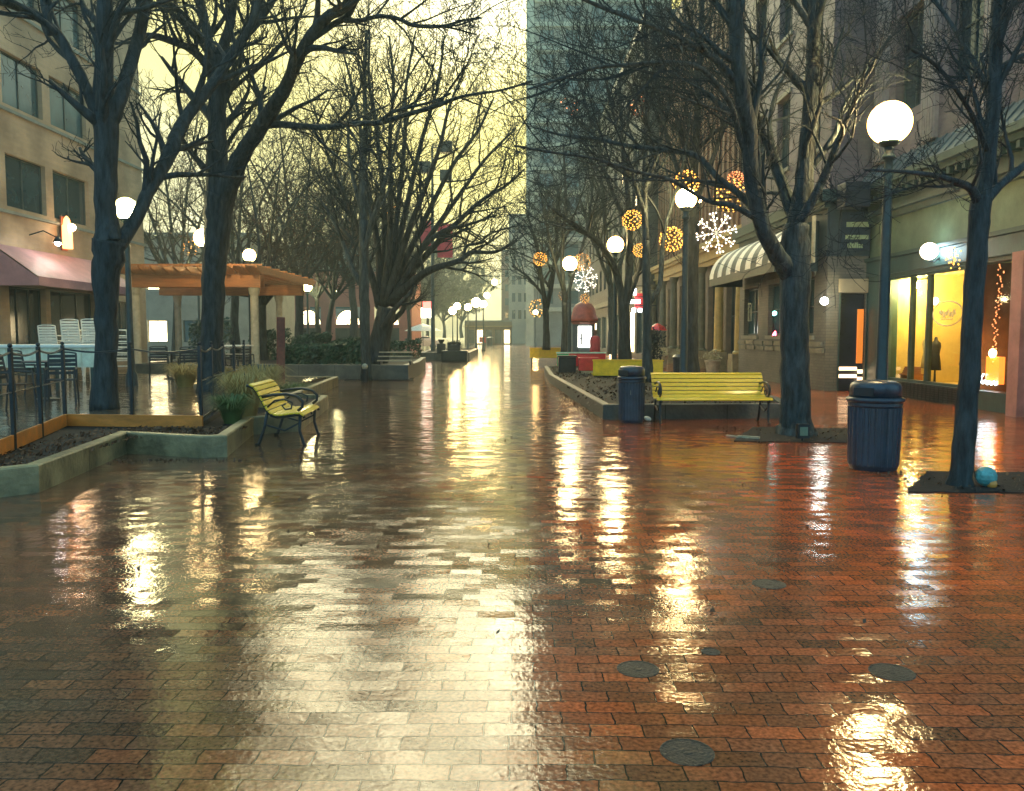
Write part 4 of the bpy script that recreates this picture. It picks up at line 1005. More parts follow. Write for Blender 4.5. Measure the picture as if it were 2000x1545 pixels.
for (x, y, r, lb_) in ((930, 591, .42, 'brightest far lamp at the end of the street'), (914, 600, .36, 'far lamp just left of the brightest one'), (944, 594, .34, 'far lamp just right of the brightest one'),
                   (893, 598, .34, 'far lamp higher of the left pair'), (884, 607, .44, 'far lamp lower of the left pair'), (1046, 610, .3, 'far lamp near the tower foot')):
    lamp(x, y, 4.5, r, M_LAMPF, lb_, group='far street lamps')
for (x, y, Y, lb_) in ((966, 551, 105, 'small high lamp on the brick block'), (951, 577, 100, 'small lamp above the dark storefronts'), (712, 340, 36, 'tiny white light high in the spreading tree'), (586, 583, 56, 'low white light beside the pale globe lamp'), (655, 573, 70, 'small light over the arched shop'), (1362, 388, 23, 'small extra globe beside the second lamp')):
    p = at(x, y, Y); t = thing('small_light', lb_, 'lamp', tuple(p))
    MB().ball((0, 0, 0), .0035*Y if Y > 30 else .13, 12, 8).build('bulb', M_LAMPF if x > 900 else M_LAMPG, t); MB().tube([(0, 0, .1), (0, .3, .3), (0, .6, .3)], .02, 4).build('bracket', M_IRON, t)

# ------------------------------------------------------------------ holiday lights
def light_ball(px, py, Y, rpx, label, m=M_BULB, n=90, seed=1):
    p = at(px, py, Y); r = rpx/F*Y; rng = random.Random(seed)
    t = thing('light_ball', label, 'light ball', tuple(p), 0, 'golden light balls hung in the trees')
    c = MB()
    for k in range(5):
        a = PI*k/5; c.tube([(r*math.cos(a)*math.cos(b*PI/8), r*math.sin(a)*math.cos(b*PI/8), r*math.sin(b*PI/8)) for b in range(17)], max(.004, r*.02), 4)
    for zz in (-.6, 0, .6):
        q = r*math.sqrt(1-zz*zz); c.tube([(q*math.cos(b*PI/8), q*math.sin(b*PI/8), zz*r) for b in range(17)], max(.004, r*.02), 4)
    c.build('wire_frame', M_IRON, t)
    b = MB()
    for k in range(n):
        z = 1-2*(k+.5)/n; q = math.sqrt(1-z*z); a = k*2.39996
        b.octa((r*q*math.cos(a)+rng.gauss(0, .03)*r, r*q*math.sin(a), r*z), r*.065)
    b.build('light_bulbs', m, t)
    MB().tube([(0, 0, r), (0, 0, r+.5)], max(.006, r*.02), 4).build('cord', M_IRON, t)
light_ball(1235, 430, 21, 19, 'golden light ball hanging above the third globe lamp', seed=1)
light_ball(1312, 467, 19.5, 23, 'round golden light ball left of the white snowflake, largest of them', n=120, seed=2)
light_ball(1250, 489, 24, 13, 'small golden light ball against the thin forked trunk', seed=3)
light_ball(1137, 512, 35, 17, 'dim golden light ball right of the fourth globe lamp', mat('dim_gold', (.4, .2, .05), .5), seed=4)
light_ball(1055, 506, 38, 13, 'golden light ball nearest the tower edge', seed=5)
light_ball(1340, 358, 19.6, 24, 'golden light ball directly above the second globe lamp', seed=6)
light_ball(1437, 350, 17, 15, 'reddish light ball beside the large forked tree', M_BULBR, seed=7)
light_ball(1428, 382, 16, 30, 'wide golden light ball against the large forked tree left stem', n=60, seed=8)
light_ball(1250, 208, 26, 18, 'orange light ball high in the right trees', M_BULBR, 26, seed=9)
light_ball(1113, 205, 36, 18, 'faint orange light ball high near the tower', M_BULBR, 12, seed=10)
light_ball(762, 415, 31, 16, 'golden light ball low inside the spreading tree', n=26, seed=11)
light_ball(1100, 578, 38, 9, 'small golden light ball left of the kiosk dome', n=24, seed=12)
light_ball(1142, 583, 43, 9, 'small golden light ball sitting over the kiosk dome', n=40, seed=13)
light_ball(1050, 602, 52, 17, 'pale golden light cluster beyond the small dark tree', n=40, seed=14)
light_ball(372, 484, 31, 14, 'faint golden light ball over the pergola beam', n=18, seed=15)
def snowflake(px, py, Y, rpx, label):
    p = at(px, py, Y); r = rpx/F*Y
    t = thing('snowflake_light', label, 'snowflake light', tuple(p), 0, 'white snowflake lights hung over the right side')
    A = MB(); B = MB()
    for k in range(8):
        a = PI/4*k+.2; d = (math.cos(a), math.sin(a))
        A.tube([(0, 0, 0), (d[0]*r, 0, d[1]*r)], r*.02, 4)
        for q in (.22, .4, .58, .76, .95): B.octa((d[0]*r*q, -.02, d[1]*r*q), r*.050)
        for q in (.5, .78):
            for sg in (-1, 1):
                b = a+sg*.75; e = (d[0]*r*q+math.cos(b)*r*.22, d[1]*r*q+math.sin(b)*r*.22)
                A.tube([(d[0]*r*q, 0, d[1]*r*q), (e[0], 0, e[1])], r*.015, 4); B.octa((e[0], -.02, e[1]), r*.046)
    A.build('frame', M_WHITE, t); B.build('light_bulbs', M_BULBW, t)
    MB().tube([(0, 0, r), (0, 0, r+.6)], .008, 4).build('cord', M_IRON, t)
snowflake(1399, 455, 18.5, 40, 'large white snowflake light left of the striped awning')
snowflake(1141, 545, 41, 26, 'smaller white snowflake light above the red domed kiosk')

# ------------------------------------------------------------------ benches
def arc(c, r, a0, a1, n, ax): return [(c[0]+r*math.cos(a0+(a1-a0)*k/n), c[1]+r*math.sin(a0+(a1-a0)*k/n)) for k in range(n+1)]
def bench_profile():
    """(x forward, z) seat and back curve, with back roll at the top"""
    return [(.52, .40), (.50, .435), (.42, .445), (.33, .435), (.24, .42), (.15, .415), (.07, .44), (.02, .50), (-.02, .58), (-.06, .66), (-.10, .74), (-.15, .81), (-.21, .84)]
def bench_end(y, mirror=1):
    b = MB(); P = bench_profile()
    b.tube([(x, y, z-.03) for x, z in P]+[(-.25, y, .82)], .022, 8)
    b.tube([(.46, y, .40), (.45, y, .2), (.50, y, .02), (.53, y, .0)], [.024, .020, .022, .03], 8)
    b.tube([(.02, y, .46), (-.02, y, .25), (-.10, y, .02), (-.14, y, .0)], [.024, .020, .022, .03], 8)
    b.tube([(.44, y, .30), (.25, y, .20), (.0, y, .28)], .014, 6)
    # arm rest loop and scroll
    b.tube([(-.06, y, .66), (.10, y, .69), (.28, y, .70), (.42, y, .67), (.50, y, .60), (.49, y, .52), (.43, y, .47)], .021, 8)
    b.tube([(.02+.0, y, .52), (.12, y, .61), (.26, y, .63), (.36, y, .58), (.34, y, .50), (.26, y, .49), (.22, y, .54), (.27, y, .57)], .013, 6)
    return b
def make_bench(label, L, loc, rz, m, group=None):
    t = thing('park_bench', label, 'bench', loc, rz, group)
    P = bench_profile(); hl = L/2
    for y in (-hl+.06, hl-.06): bench_end(y).build('end_frame', M_IRON, t, smooth=True)
    s1 = MB(); s2 = MB()
    # slats follow the profile
    import bisect
    D = [0]
    for i in range(len(P)-1): D.append(D[-1]+math.hypot(P[i+1][0]-P[i][0], P[i+1][1]-P[i][1]))
    def pt(d):
        i = min(len(P)-2, max(0, bisect.bisect_right(D, d)-1)); f = (d-D[i])/(D[i+1]-D[i])
        return (P[i][0]+(P[i+1][0]-P[i][0])*f, P[i][1]+(P[i+1][1]-P[i][1])*f)
    n = 13; w_ = D[-1]/n
    for k in range(n):
        a = pt(k*w_+.007); c = pt((k+1)*w_-.007); dx, dz = c[0]-a[0], c[1]-a[1]; l = math.hypot(dx, dz); nx, nz = -dz/l*.011, dx/l*.011
        b = s1 if k < 6 else s2; n0 = len(b.v)
        for y in (-hl, hl):
            b.v += [(a[0]-nx, y, a[1]-nz), (c[0]-nx, y, c[1]-nz), (c[0]+nx, y, c[1]+nz), (a[0]+nx, y, a[1]+nz)]
        b.f += [(n0, n0+1, n0+2, n0+3), (n0+7, n0+6, n0+5, n0+4), (n0, n0+4, n0+5, n0+1), (n0+1, n0+5, n0+6, n0+2), (n0+2, n0+6, n0+7, n0+3), (n0+3, n0+7, n0+4, n0)]
    s1.build('seat', m, t, bevel=.004); s2.build('backrest', m, t, bevel=.004)
    MB().tube([(x-.0, 0, z-.035) for x, z in P], .016, 6).build('centre_strap', M_IRON, t)
    return t
make_bench('yellow slatted bench with black scrolled iron arms, side on, at the left kerb', 1.30, (-3.40, 11.72, 0), math.radians(4), M_YEL)
make_bench('long yellow slatted bench facing the camera between two trunks on the right', 1.95, (3.42, 14.25, 0), math.radians(-90), M_YEL)

def panel_bench(label, loc, L, m, mtop, rz=0, group='solid backed benches further up the street', lh=.38):
    t = thing('panel_bench', label, 'bench', loc, rz, group); h = L/2; q_ = lh
    MB().box(-h, h, -.03, .0, q_, q_+.46).build('back_panel', m, t, bevel=.01)
    MB().box(-h-.02, h+.02, -.05, .05, q_+.462, q_+.51).build('top_rail', mtop, t)
    MB().box(-h, h, .02, .48, q_+.02, q_+.07).build('seat', m, t)
    for x in (-h+.08, h-.12):
        MB().box(x, x+.05, .002, .03, -.02, q_+.02).build('leg', M_IRON, t); MB().box(x, x+.05, .40, .45, -.02, q_+.018).build('leg', M_IRON, t)
    return t
p = gnd(1069, 714); panel_bench('farthest yellow bench with dark legs, left of the green and red one', (p.x, p.y, 0), 1.75, M_YEL2, M_YEL)
p = at(1216, 739, 25.6); panel_bench('yellow backed bench behind the shorter navy bin', (at(1222, 739, 25.6).x, 25.6, 0.21), 2.05, M_YEL2, M_YEL, lh=.03)
p = at(1135, 700, 29.5); t = panel_bench('green and red bench beside the black square bin', (p.x, 29.5, .21), 1.75, M_REDP, mat('pale_green', (.45, .72, .60), .3), lh=.18)
MB().box(-.875, -.45, -.06, -.034, .19, .63).build('green_side', M_GREENP, t)
p = at(1163, 735, 27.0); t = thing('red_crate', 'bright red crate on a small pale base in front of the green and red bench', 'crate', (at(1150, 735, 27.5).x, 27.5, .2))
MB().box(-.35, .33, -.2, .2, .12, .56).build('crate_body', M_REDP, t, bevel=.02); MB().box(-.25, .22, -.15, .15, 0, .118).build('pallet', M_CREAM, t)
p = at(1280, 735, 25.8); panel_bench('short yellow bench mostly behind the thin forked trunk', (at(1281, 738, 25.2).x, 25.2, .21), .42, M_YEL2, M_YEL, lh=.03)

# ------------------------------------------------------------------ bins
def bin_(label, loc, r, h, m=M_BIN, ribs=26, group='round litter bins'):
    t = thing('litter_bin', label, 'litter bin', loc, 0, group)
    b = MB().lathe([(r*.86, .0), (r*.90, .03), (r*.93, .06), (r*.95, h*.70), (r*1.0, h*.72), (r*1.0, h*.755)], 40)
    for k in range(ribs):
        a = 2*PI*k/ribs; x, y = math.cos(a), math.sin(a)
        b.tube([(x*r*.91, y*r*.91, .05), (x*r*.965, y*r*.965, h*.70)], r*.045, 5)
    b.build('body', m, t, smooth=False)
    MB().lathe([(r*1.03, h*.756), (r*1.08, h*.775), (r*1.08, h*.80), (r*1.0, h*.815)], 40).build('rim', m, t, smooth=True)
    MB().lathe([(r*.96, h*.816), (r*.95, h*.93), (r*.90, h*.965), (r*.74, h*.99), (r*.3, h*1.0), (.001, h*1.0)], 40).build('lid', m, t, smooth=True)
    for a in (.35*PI, -.78*PI):
        MB().box(r*.90, r*.972, -.11, .11, h*.835, h*.925, Matrix.Rotation(a, 4, 'Z')).build('opening', M_DARK, t)
    MB().box(r*.86, r*.90, -.07, .02, .5*h, .58*h, Matrix.Rotation(-PI/2+.1, 4, 'Z')).build('sticker', M_CREAM, t)
    return t
p = gnd(1705, 915); bin_('large ribbed navy litter bin in front of the nearest lamp post, right foreground', (p.x, p.y, 0), .285, 1.0)
p = gnd(1233, 825); bin_('shorter navy litter bin at the left end of the long yellow bench', (p.x, p.y, 0), .23, .98)
t = thing('litter_bin', 'black square litter bin in front of the green and red bench', 'litter bin', (at(1107, 735, 28.6).x, 28.6, .0), 0, 'square litter bins')
MB().box(-.30, .30, -.28, .28, .21, .74).build('body', M_IRON, t, bevel=.02); MB().box(-.33, .33, -.31, .31, .742, .80).build('lid', M_IRON, t, bevel=.01)
t = thing('litter_bin', 'dark litter bin behind the long bench near the columns', 'litter bin', (at(1330, 735, 26.5).x, 26.5, .0), 0, 'square litter bins')
MB().lathe([(.24, 0), (.27, .75)], 20).build('body', M_BIN, t); MB().lathe([(.29, .752), (.29, .80), (.2, .88), (.01, .9)], 20).build('lid', M_BIN, t)

# litter
t = tag(MB().ball((0, 0, 0), .07, 8, 5, .6).build('crumpled_paper', M_WHITE), 'crumpled white paper on the paving by the foot of the shorter bin', 'litter'); p = gnd(1264, 822); t.location = (p.x, p.y-.05, .045); t.rotation_euler = (.3, .2, .5)
p = gnd(1455, 857)
t = tag(MB().box(-.03, .03, -.16, .16, 0, .035).build('wood_offcut', mat('offcut', (.45, .38, .25), .3)), 'pale wood offcut lying on the paving left of the tree pit', 'litter'); t.location = (p.x+.05, p.y, .005); t.rotation_euler = (0, 0, 1.0)
t = tag(MB().box(-.02, .02, -.2, .2, 0, .02).build('wood_offcut', M_CREAM), 'thin stick lying on the paving next to the wood offcut', 'litter'); t.location = (p.x-.08, p.y+.12, .005); t.rotation_euler = (0, 0, .6)
t = thing('ground_uplight', 'small pale uplight box at the foot of the large forked tree', 'light', tuple(gnd(1566, 862)+Vector((0, -.02, 0))))
MB().box(-.08, .08, -.05, .05, .05, .25).build('housing', M_IRON, t); MB().box(-.055, .055, -.058, -.052, .09, .21).build('lens', mat('uplens', (.16, .24, .16), .3), t); MB().tube([(0, 0, 0), (0, 0, .05)], .02, 6).build('stake', M_IRON, t)
t = thing('plastic_bag', 'small teal and orange plastic bag beside the leaning black trunk', 'litter', tuple(gnd(1925, 952)))
MB().ball((0, 0, .11), .10, 10, 7, 1.0).build('bag', mat('teal_bag', (.10, .34, .34), .4, .4, 12, .8, 20), t); MB().ball((.03, -.05, .045), .05, 8, 6).build('wrapper', mat('orange_wrap', (.6, .25, .05), .4), t)

# tree pits
def pit(poly, label):
    rj = random.Random(len(label)); pl = []
    for i in range(len(poly)):
        a, c = Vector(poly[i]), Vector(poly[(i+1) % len(poly)])
        for k in range(8):
            q = a.lerp(c, k/8); pl.append((q.x+rj.gauss(0, .018), q.y+rj.gauss(0, .018)))
    t = tag(MB().prism(pl, -.02, .012).build('tree_pit', M_SOIL), label, 'tree pit')
    xs = [p[0] for p in pl]; ys = [p[1] for p in pl]; b = MB()
    for k in range(160): b.leaf((rj.uniform(min(xs)+.1, max(xs)-.1), rj.uniform(min(ys)+.03, max(ys)-.03), .016+rj.random()*.01), rj.uniform(.012, .035), rj)
    o = b.build('leaf_scatter', M_LEAFD, t); o['kind'] = 'stuff'; return t
M_LEAFD = mat('wet_leaves', (.06, .035, .02), .5, .6, 3, spec=.4)
rj = random.Random(77); b = MB()
for k in range(1500): b.leaf((1.35+rj.random()*3.7, 14.85+rj.random()*17.5, .222+rj.random()*.02), rj.uniform(.02, .06), rj)
tag(b.build('leaf_litter', M_LEAFD), 'wet dark leaves over the soil of the long bed behind the yellow bench', 'leaf litter', kind='stuff')
b = MB()
for k in range(420):
    if rj.random() < .5: x, y = 1.5+rj.gauss(0, .12)-.0, 14.3+rj.random()*10; x = 1.62-(y-14.5)*.04-abs(rj.gauss(0, .12))
    elif rj.random() < .6: x, y = -4.9+rj.random()*1.7, 9.85-abs(rj.gauss(0, .15))
    else: x, y = rj.uniform(-4, 5), rj.uniform(3, 14)
    b.leaf((x, y, .008), rj.uniform(.008, .022), rj)
tag(b.build('leaf_litter', M_LEAFD), 'tiny dark leaf scraps scattered over the open brick paving', 'leaf litter', kind='stuff')
pg = [tuple(gnd(*q).xy) for q in ((1430, 862), (1655, 866), (1690, 838), (1470, 835))]; pit(pg, 'dark soil square round the foot of the large forked tree')
pg = [tuple(gnd(*q).xy) for q in ((1770, 962), (2060, 964), (2040, 925), (1810, 922))]; pit(pg, 'dark soil square round the leaning black trunk')
pg = [tuple(gnd(*q).xy) for q in ((672, 744), (806, 744), (806, 737), (680, 737))]; pit(pg, 'dark strip of soil in front of the hedge bed')
# valve covers
def cover(px, py, r, label):
    p = gnd(px, py)
    t = tag(MB().lathe([(r, -.01), (r*1.0, .002), (r*.93, .003), (r*.90, .001), (r*.2, .001), (r*.18, .003), (.001, .003)], 28).build('valve_cover', mat('cast_iron_wet', (.028, .028, .026), .5, .5, 20, .9, 60, spec=.3)), label, 'valve cover', 'small round valve covers in the paving')
    t.location = (p.x, p.y, 0); return t
cover(1342, 1469, .098, 'round iron valve cover nearest the camera'); cover(1742, 1313, .098, 'round iron valve cover at the right in the lamp reflection')
cover(1246, 1307, .095, 'round iron valve cover left of the other middle one'); cover(1502, 1141, .10, 'round iron valve cover farthest away')
cover(1388, 1273, .045, 'tiny iron valve cover between the larger ones')
rg = random.Random(8)
def raised(px, py, label, w_=.2):
    p = gnd(px, py); t = tag(MB().box(-w_/2, w_/2, -.05, .05, -.02, .009).build('loose_brick', mat('loose_brick', (.34, .11, .05), .35, .4, 20, .5, 60)), label, 'loose brick'); t.location = (p.x, p.y, 0); t.rotation_euler = (.03, .04, .02)

# ------------------------------------------------------------------ fence round the patio
fl = [(-5.30, 8.0), (-5.63, 9.2), (-5.98, 10.35), (-6.40, 11.68), (-5.38, 11.56), (-4.36, 11.44), (-4.66, 12.7), (-4.90, 13.9), (-5.12, 15.1), (-5.36, 16.4)]
t = thing('patio_fence', 'thin black post and rail fence with an orange kick board round the patio', 'fence', (-5.3, 11.5, .27))
for i, (x, y) in enumerate(fl):
    z = 0
    b = MB().box(x-.02, x+.02, y-.02, y+.02, .20, 1.36); b.ball((x, y, 1.385), .027, 8, 6); b.build('post', M_IRON, t, world=True)
for i in range(len(fl)-1):
    a, c = fl[i], fl[i+1]; m_ = MB()
    sag = [(a[0]+(c[0]-a[0])*k/6, a[1]+(c[1]-a[1])*k/6, 1.31-.05*math.sin(PI*k/6)) for k in range(7)]
    m_.tube(sag, .014, 5); m_.build('rail', M_IRON, t, world=True)
    if i != 3 and i != 4: MB().tube([(a[0], a[1], .86), (c[0], c[1], .86)], .010, 5).build('rail', M_IRON, t, world=True)
    if i >= 5: MB().tube([(a[0], a[1], .33), (c[0], c[1], .33)], .018, 5).build('rail', M_IRON, t, world=True)
for (a, c) in ((fl[0], fl[3]), (fl[3], fl[5])):
    MB().bar((a[0]+.03, a[1]-.03, .295), (c[0]+.03, c[1]-.03, .295), .03, .17).build('kick_board', M_KICK, t, world=True)
# netting of fine wires in panels
# ------------------------------------------------------------------ pergola
pt_ = thing('pergola', 'orange timber pergola on cream columns behind the patio', 'pergola', (-11, 30, .0))
cols = [(265, 29.2, .150), (497, 29.2, .150), (347, 35, .14), (545, 35, .14)]
for px, Y, r in cols:
    q = at(px, 600, Y)
    b = MB().lathe([(r*1.35, .0), (r*1.35, .35), (r*1.05, .42), (r, .5), (r*.92, 2.9), (r*1.15, 2.98), (r*1.3, 3.12), (r*1.3, 3.18)], 18, (q.x, q.y, 0)); b.build('column', M_CREAM, pt_, smooth=False, world=True)
def wb(x0, y0, x1, y1, z0, z1, w_): MB().bar((x0, y0, (z0+z1)/2), (x1, y1, (z0+z1)/2), w_, z1-z0).build('beam', M_WOOD, pt_, world=True)
A = at(264, 600, 29.2); B = at(508, 600, 29.2); A2 = at(330, 600, 35); B2 = at(588, 600, 35)
for dy in (-.2, .2): wb(A.x-.1, 29.2+dy, B.x+.1, 29.2+dy, 3.19, 3.62, .07)
for dy in (-.2, .2): wb(A2.x-.3, 35+dy, B2.x+.1, 35+dy, 3.19, 3.62, .07)
n = 13
for k in range(n):
    x = A.x-.1+(B.x+.35-A.x)*k/(n-1)
    b = MB(); n0 = 0
    b.v += [(x-.035, 28.0, 3.80), (x-.035, 28.5, 3.625), (x-.035, 35.8, 3.625), (x-.035, 36.3, 3.80), (x-.035, 36.3, 3.88), (x-.035, 28.0, 3.88)]
    b.v += [(x+.035, v[1], v[2]) for v in b.v[:6]]
    b.f += [(0,1,2,3,4,5), (11,10,9,8,7,6)]+[(i, i+6, (i+1) % 6+6, (i+1) % 6) for i in range(6)]
    b.build('rafter', M_WOOD, pt_, world=True)
for k in range(8):
    y = 28.4+k*1.05; MB().box(A.x-.35, B.x+.35, y-.025, y+.025, 3.885, 3.95).build('batten', M_WOOD, pt_, world=True)
q = gnd(548, 768); t = tag(MB().box(-.10, .10, -.10, .10, 0, 1.95).build('wooden_post', M_RUST, bevel=.01), 'upright rusty red square post behind the side-on bench', 'post'); t.location = (at(547, 700, 20.5).x, 20.5, 0); t.rotation_euler = (0, .02, .3)
q = at(657, 700, 20.3)

# ------------------------------------------------------------------ patio furniture
def patio_chair(label, loc, rz, m, group, high=False):
    t = thing('patio_chair', label, 'chair', loc, rz, group)
    hs = .44; hb = .90
    for sx in (-1, 1):
        MB().tube([(sx*.24, -.24, 0), (sx*.23, -.22, hs), (sx*.24, -.20, .63)], .016, 6).build('leg', m, t)
        MB().tube([(sx*.24, .28, 0), (sx*.23, .22, hs), (sx*.22, .30, hb)], .016, 6).build('leg', m, t)
        MB().tube([(sx*.24, -.20, .63), (sx*.235, .23, .64)], .018, 6).build('armrest', m, t)
    s = MB()
    for k in range(6): s.box(-.22, .22, -.22+k*.075, -.165+k*.075, hs-.012, hs+.008)
    s.build('seat', m, t)
    b = MB()
    for k in range(5): b.box(-.215, .215, .232+k*.013, .246+k*.013, .52+k*.075, .575+k*.075)
    b.tube([(-.22, .30, hb), (-.1, .305, hb+.02), (.1, .305, hb+.02), (.22, .30, hb)], .016, 6)
    b.build('backrest', m, t)
    return t
wch = patio_chair('white slatted patio chair', (0, 0, 0), 0, M_WHITE, 'stacked white patio chairs')
stacks = [(105, 22.6, 5, 'far left stack of white chairs'), (150, 22.2, 6, 'middle stack of white chairs'), (190, 21.8, 6, 'stack of white chairs beside the leftmost trunk'), (236, 21.0, 6, 'stack of white chairs right of the leftmost trunk')]
first = True
ordn = ['lowest', 'second', 'third', 'fourth', 'fifth', 'topmost']
for px, Y, n, lb_ in stacks:
    q = at(px, 680, Y)
    for k in range(n):
        nm = 'topmost' if k == n-1 else ordn[k]
        lab = '%s white slatted chair of the %s' % (nm, lb_)
        L_ = (q.x+.0, q.y-.02*k, .275+k*.145)
        rz = PI+(.12 if px < 200 else -1.2)
        if first: wch.location = L_; wch.rotation_euler = (0, 0, rz); wch['label'] = lab; first = False
        else: dup(wch, L_, rz, lab, 'stacked white patio chairs')
# white covered counter
t = thing('serving_counter', 'long white covered counter behind the fence at the left edge', 'counter', (-10.6, 17.6, .275), math.radians(6))
MB().box(-1.9, 1.75, -.45, .45, .96, 1.03).build('counter_top', M_WHITE, t, bevel=.02)
b = MB()
for k in range(24):
    x = -1.85+k*.15; b.box(x, x+.147, -.40-.018*(k % 2), -.385-.018*(k % 2), .55, .955)
b.build('skirt', mat('cream_cloth', (.92, .85, .60), .6), t)
for x in (-1.8, -.6, .6, 1.62):
    for y in (-.36, .36): MB().box(x, x+.06, y-.03, y+.03, 0, .955).build('leg', M_DKGREEN, t)
def round_table(label, loc, group='black bistro tables', r=.42, m=M_BLACKF):
    t = thing('bistro_table', label, 'table', loc, 0, group)
    MB().lathe([(r, .71), (r, .735), (r*.98, .74), (.001, .742)], 28).build('tabletop', m, t)
    MB().lathe([(.22, 0), (.22, .02), (.04, .05), (.03, .70)], 14).build('pedestal', m, t)
    return t
bch = None
spots = [(310, 22.5, .4, 'leftmost'), (345, 24.5, 2.0, 'second'), (368, 21.8, 3.6, 'third'), (438, 20.2, 1.0, 'fourth'), (462, 22.0, 4.4, 'fifth'), (475, 25.2, 2.6, 'rearmost'), (60, 16.5, 2.6, 'one by the counter'), (118, 14.6, .4, 'one close to the fence corner'), (20, 13.2, 1.5, 'one at the left picture edge')]
for px, Y, rz, w_ in spots:
    q = at(px, 700, Y); lab = 'black metal patio chair, %s behind the fence' % w_ if w_[:3] != 'one' else 'black metal patio chair, %s' % w_
    if bch is None: bch = patio_chair(lab, (q.x, Y, .275), rz, M_BLACKF, 'black patio chairs')
    else: dup(bch, (q.x, Y, .275), rz, lab, 'black patio chairs')
for px, Y, w_ in ((335, 23.0, 'left of the second tree'), (452, 21.3, 'right of the second tree'), (90, 15.6, 'beside the white counter')):
    q = at(px, 700, Y); round_table('black round bistro table %s' % w_, (q.x, Y, .275))
t = thing('bistro_table', 'pale topped table right of the second tree behind the fence', 'table', (at(455, 680, 24.5).x, 24.5, .275))
MB().box(-.5, .5, -.35, .35, .9, .94).build('tabletop', M_WHITE, t)
for x in (-.45, .41):
    for y in (-.3, .27): MB().box(x, x+.04, y, y+.04, 0, .9).build('leg', M_BLACKF, t)

# ------------------------------------------------------------------ plants
def hedge(label, x0, x1, y0, y1, z0, h, seed, n, group='clipped hedge blocks'):
    rng = random.Random(seed); cx, cy = (x0+x1)/2, (y0+y1)/2
    t = thing('hedge', label, 'hedge', (cx, cy, z0), 0, group)
    b = MB(); A, B = (x1-x0)/2, (y1-y0)/2
    for i in range(n):
        u, v, w_ = rng.uniform(-1, 1), rng.uniform(-1, 1), rng.uniform(.05, 1)
        if rng.random() < .7:
            f = rng.random()
            if f < .45: w_ = rng.uniform(.85, 1.06)+.05*math.sin(u*9)
            elif f < .85: v = -1+rng.uniform(-.05, .1)
            else: u = rng.choice((-1, 1))*rng.uniform(.92, 1.03)
        b.leaf((u*A, v*B, w_*h+.06*math.sin(u*A*2.1)), rng.uniform(.05, .10), rng)
    b.build('foliage', M_HEDGE, t)
    s = MB()
    for k in range(max(3, int(A*3))): s.tube([(rng.uniform(-A, A)*.9, rng.uniform(-B, B)*.7, -.02), (rng.uniform(-A, A)*.9, 0, h*.8)], .015, 4)
    s.build('stems', M_TWIG, t)
    return t
q = lambda px, Y: at(px, 690, Y).x
hedge('long dark green hedge in the kerbed bed left of the slim grey trunk', q(560, 30), q(718, 30), 29.2, 31.0, .42, .72, 1, 5200)
hedge('upper rear hedge behind the long one, left part', q(575, 34), q(640, 34), 33.5, 35, .42, 1.05, 2, 1800)
hedge('rear hedge block near the spreading tree', q(655, 35), q(712, 35), 34.5, 36, .42, .9, 3, 1600)
hedge('low green bush right of the spreading tree foot', q(762, 40), q(822, 40), 39.2, 40.6, .1, 1.1, 4, 1500)
hedge('dark leafy bush behind the pergola right column', q(500, 37), q(560, 37), 36, 38, .1, 1.5, 5, 2200)
hedge('dark leafy shrubs beneath the pergola', q(385, 40), q(440, 40), 39, 41, .1, 2.0, 6, 2400)
def tuft(label, loc, n, h, sp, m, seed, cat='ornamental grass'):
    rng = random.Random(seed); b = MB()
    for i in range(n):
        a = rng.random()*2*PI; l = h*rng.uniform(.6, 1.1); r = rng.random()**.5*sp*.3
        x, y = math.cos(a)*r, math.sin(a)*r; ox, oy = math.cos(a)*sp*rng.uniform(.3, 1), math.sin(a)*sp*rng.uniform(.3, 1)
        P_ = [(x, y, 0), (x+ox*.25, y+oy*.25, l*.6), (x+ox*.7, y+oy*.7, l*.9), (x+ox*1.1, y+oy*1.1, l*.75)]
        w_ = .007; px, py = -math.sin(a)*w_, math.cos(a)*w_
        n0 = len(b.v)
        for k, p in enumerate(P_):
            f = 1-k*.3; b.v += [(p[0]-px*f, p[1]-py*f, p[2]), (p[0]+px*f, p[1]+py*f, p[2])]
        for k in range(3): b.f.append((n0+2*k, n0+2*k+1, n0+2*k+3, n0+2*k+2))
    o = tag(b.build('grass_tuft', m), label, cat, 'straw coloured grass clumps'); o.location = loc; return o
tuft('straw coloured grass clump just left of the side-on bench', (-4.25, 13.0, .2), 700, .75, .55, M_STRAW, 1)
tuft('green tinged grass clump hanging over the kerb beside the bench', (-4.15, 12.1, .2), 500, .45, .40, M_GRASS, 2)
tuft('straw grass clump at the fence end behind the bench', (-4.55, 14.9, .2), 600, .8, .55, M_STRAW, 3)
tuft('straw grass clump in the patio right of the corner post', (at(362, 770, 19.5).x, 19.5, .27), 500, .6, .6, M_STRAW, 4)
tuft('straw grass clump beside the second tree foot', (at(460, 760, 20.0).x, 20.0, .27), 400, .5, .5, M_STRAW, 5)
tuft('green grass clump at the foot of the rusty post', (at(572, 760, 19.4).x, 19.4, .0), 500, .4, .6, M_GRASS, 6)

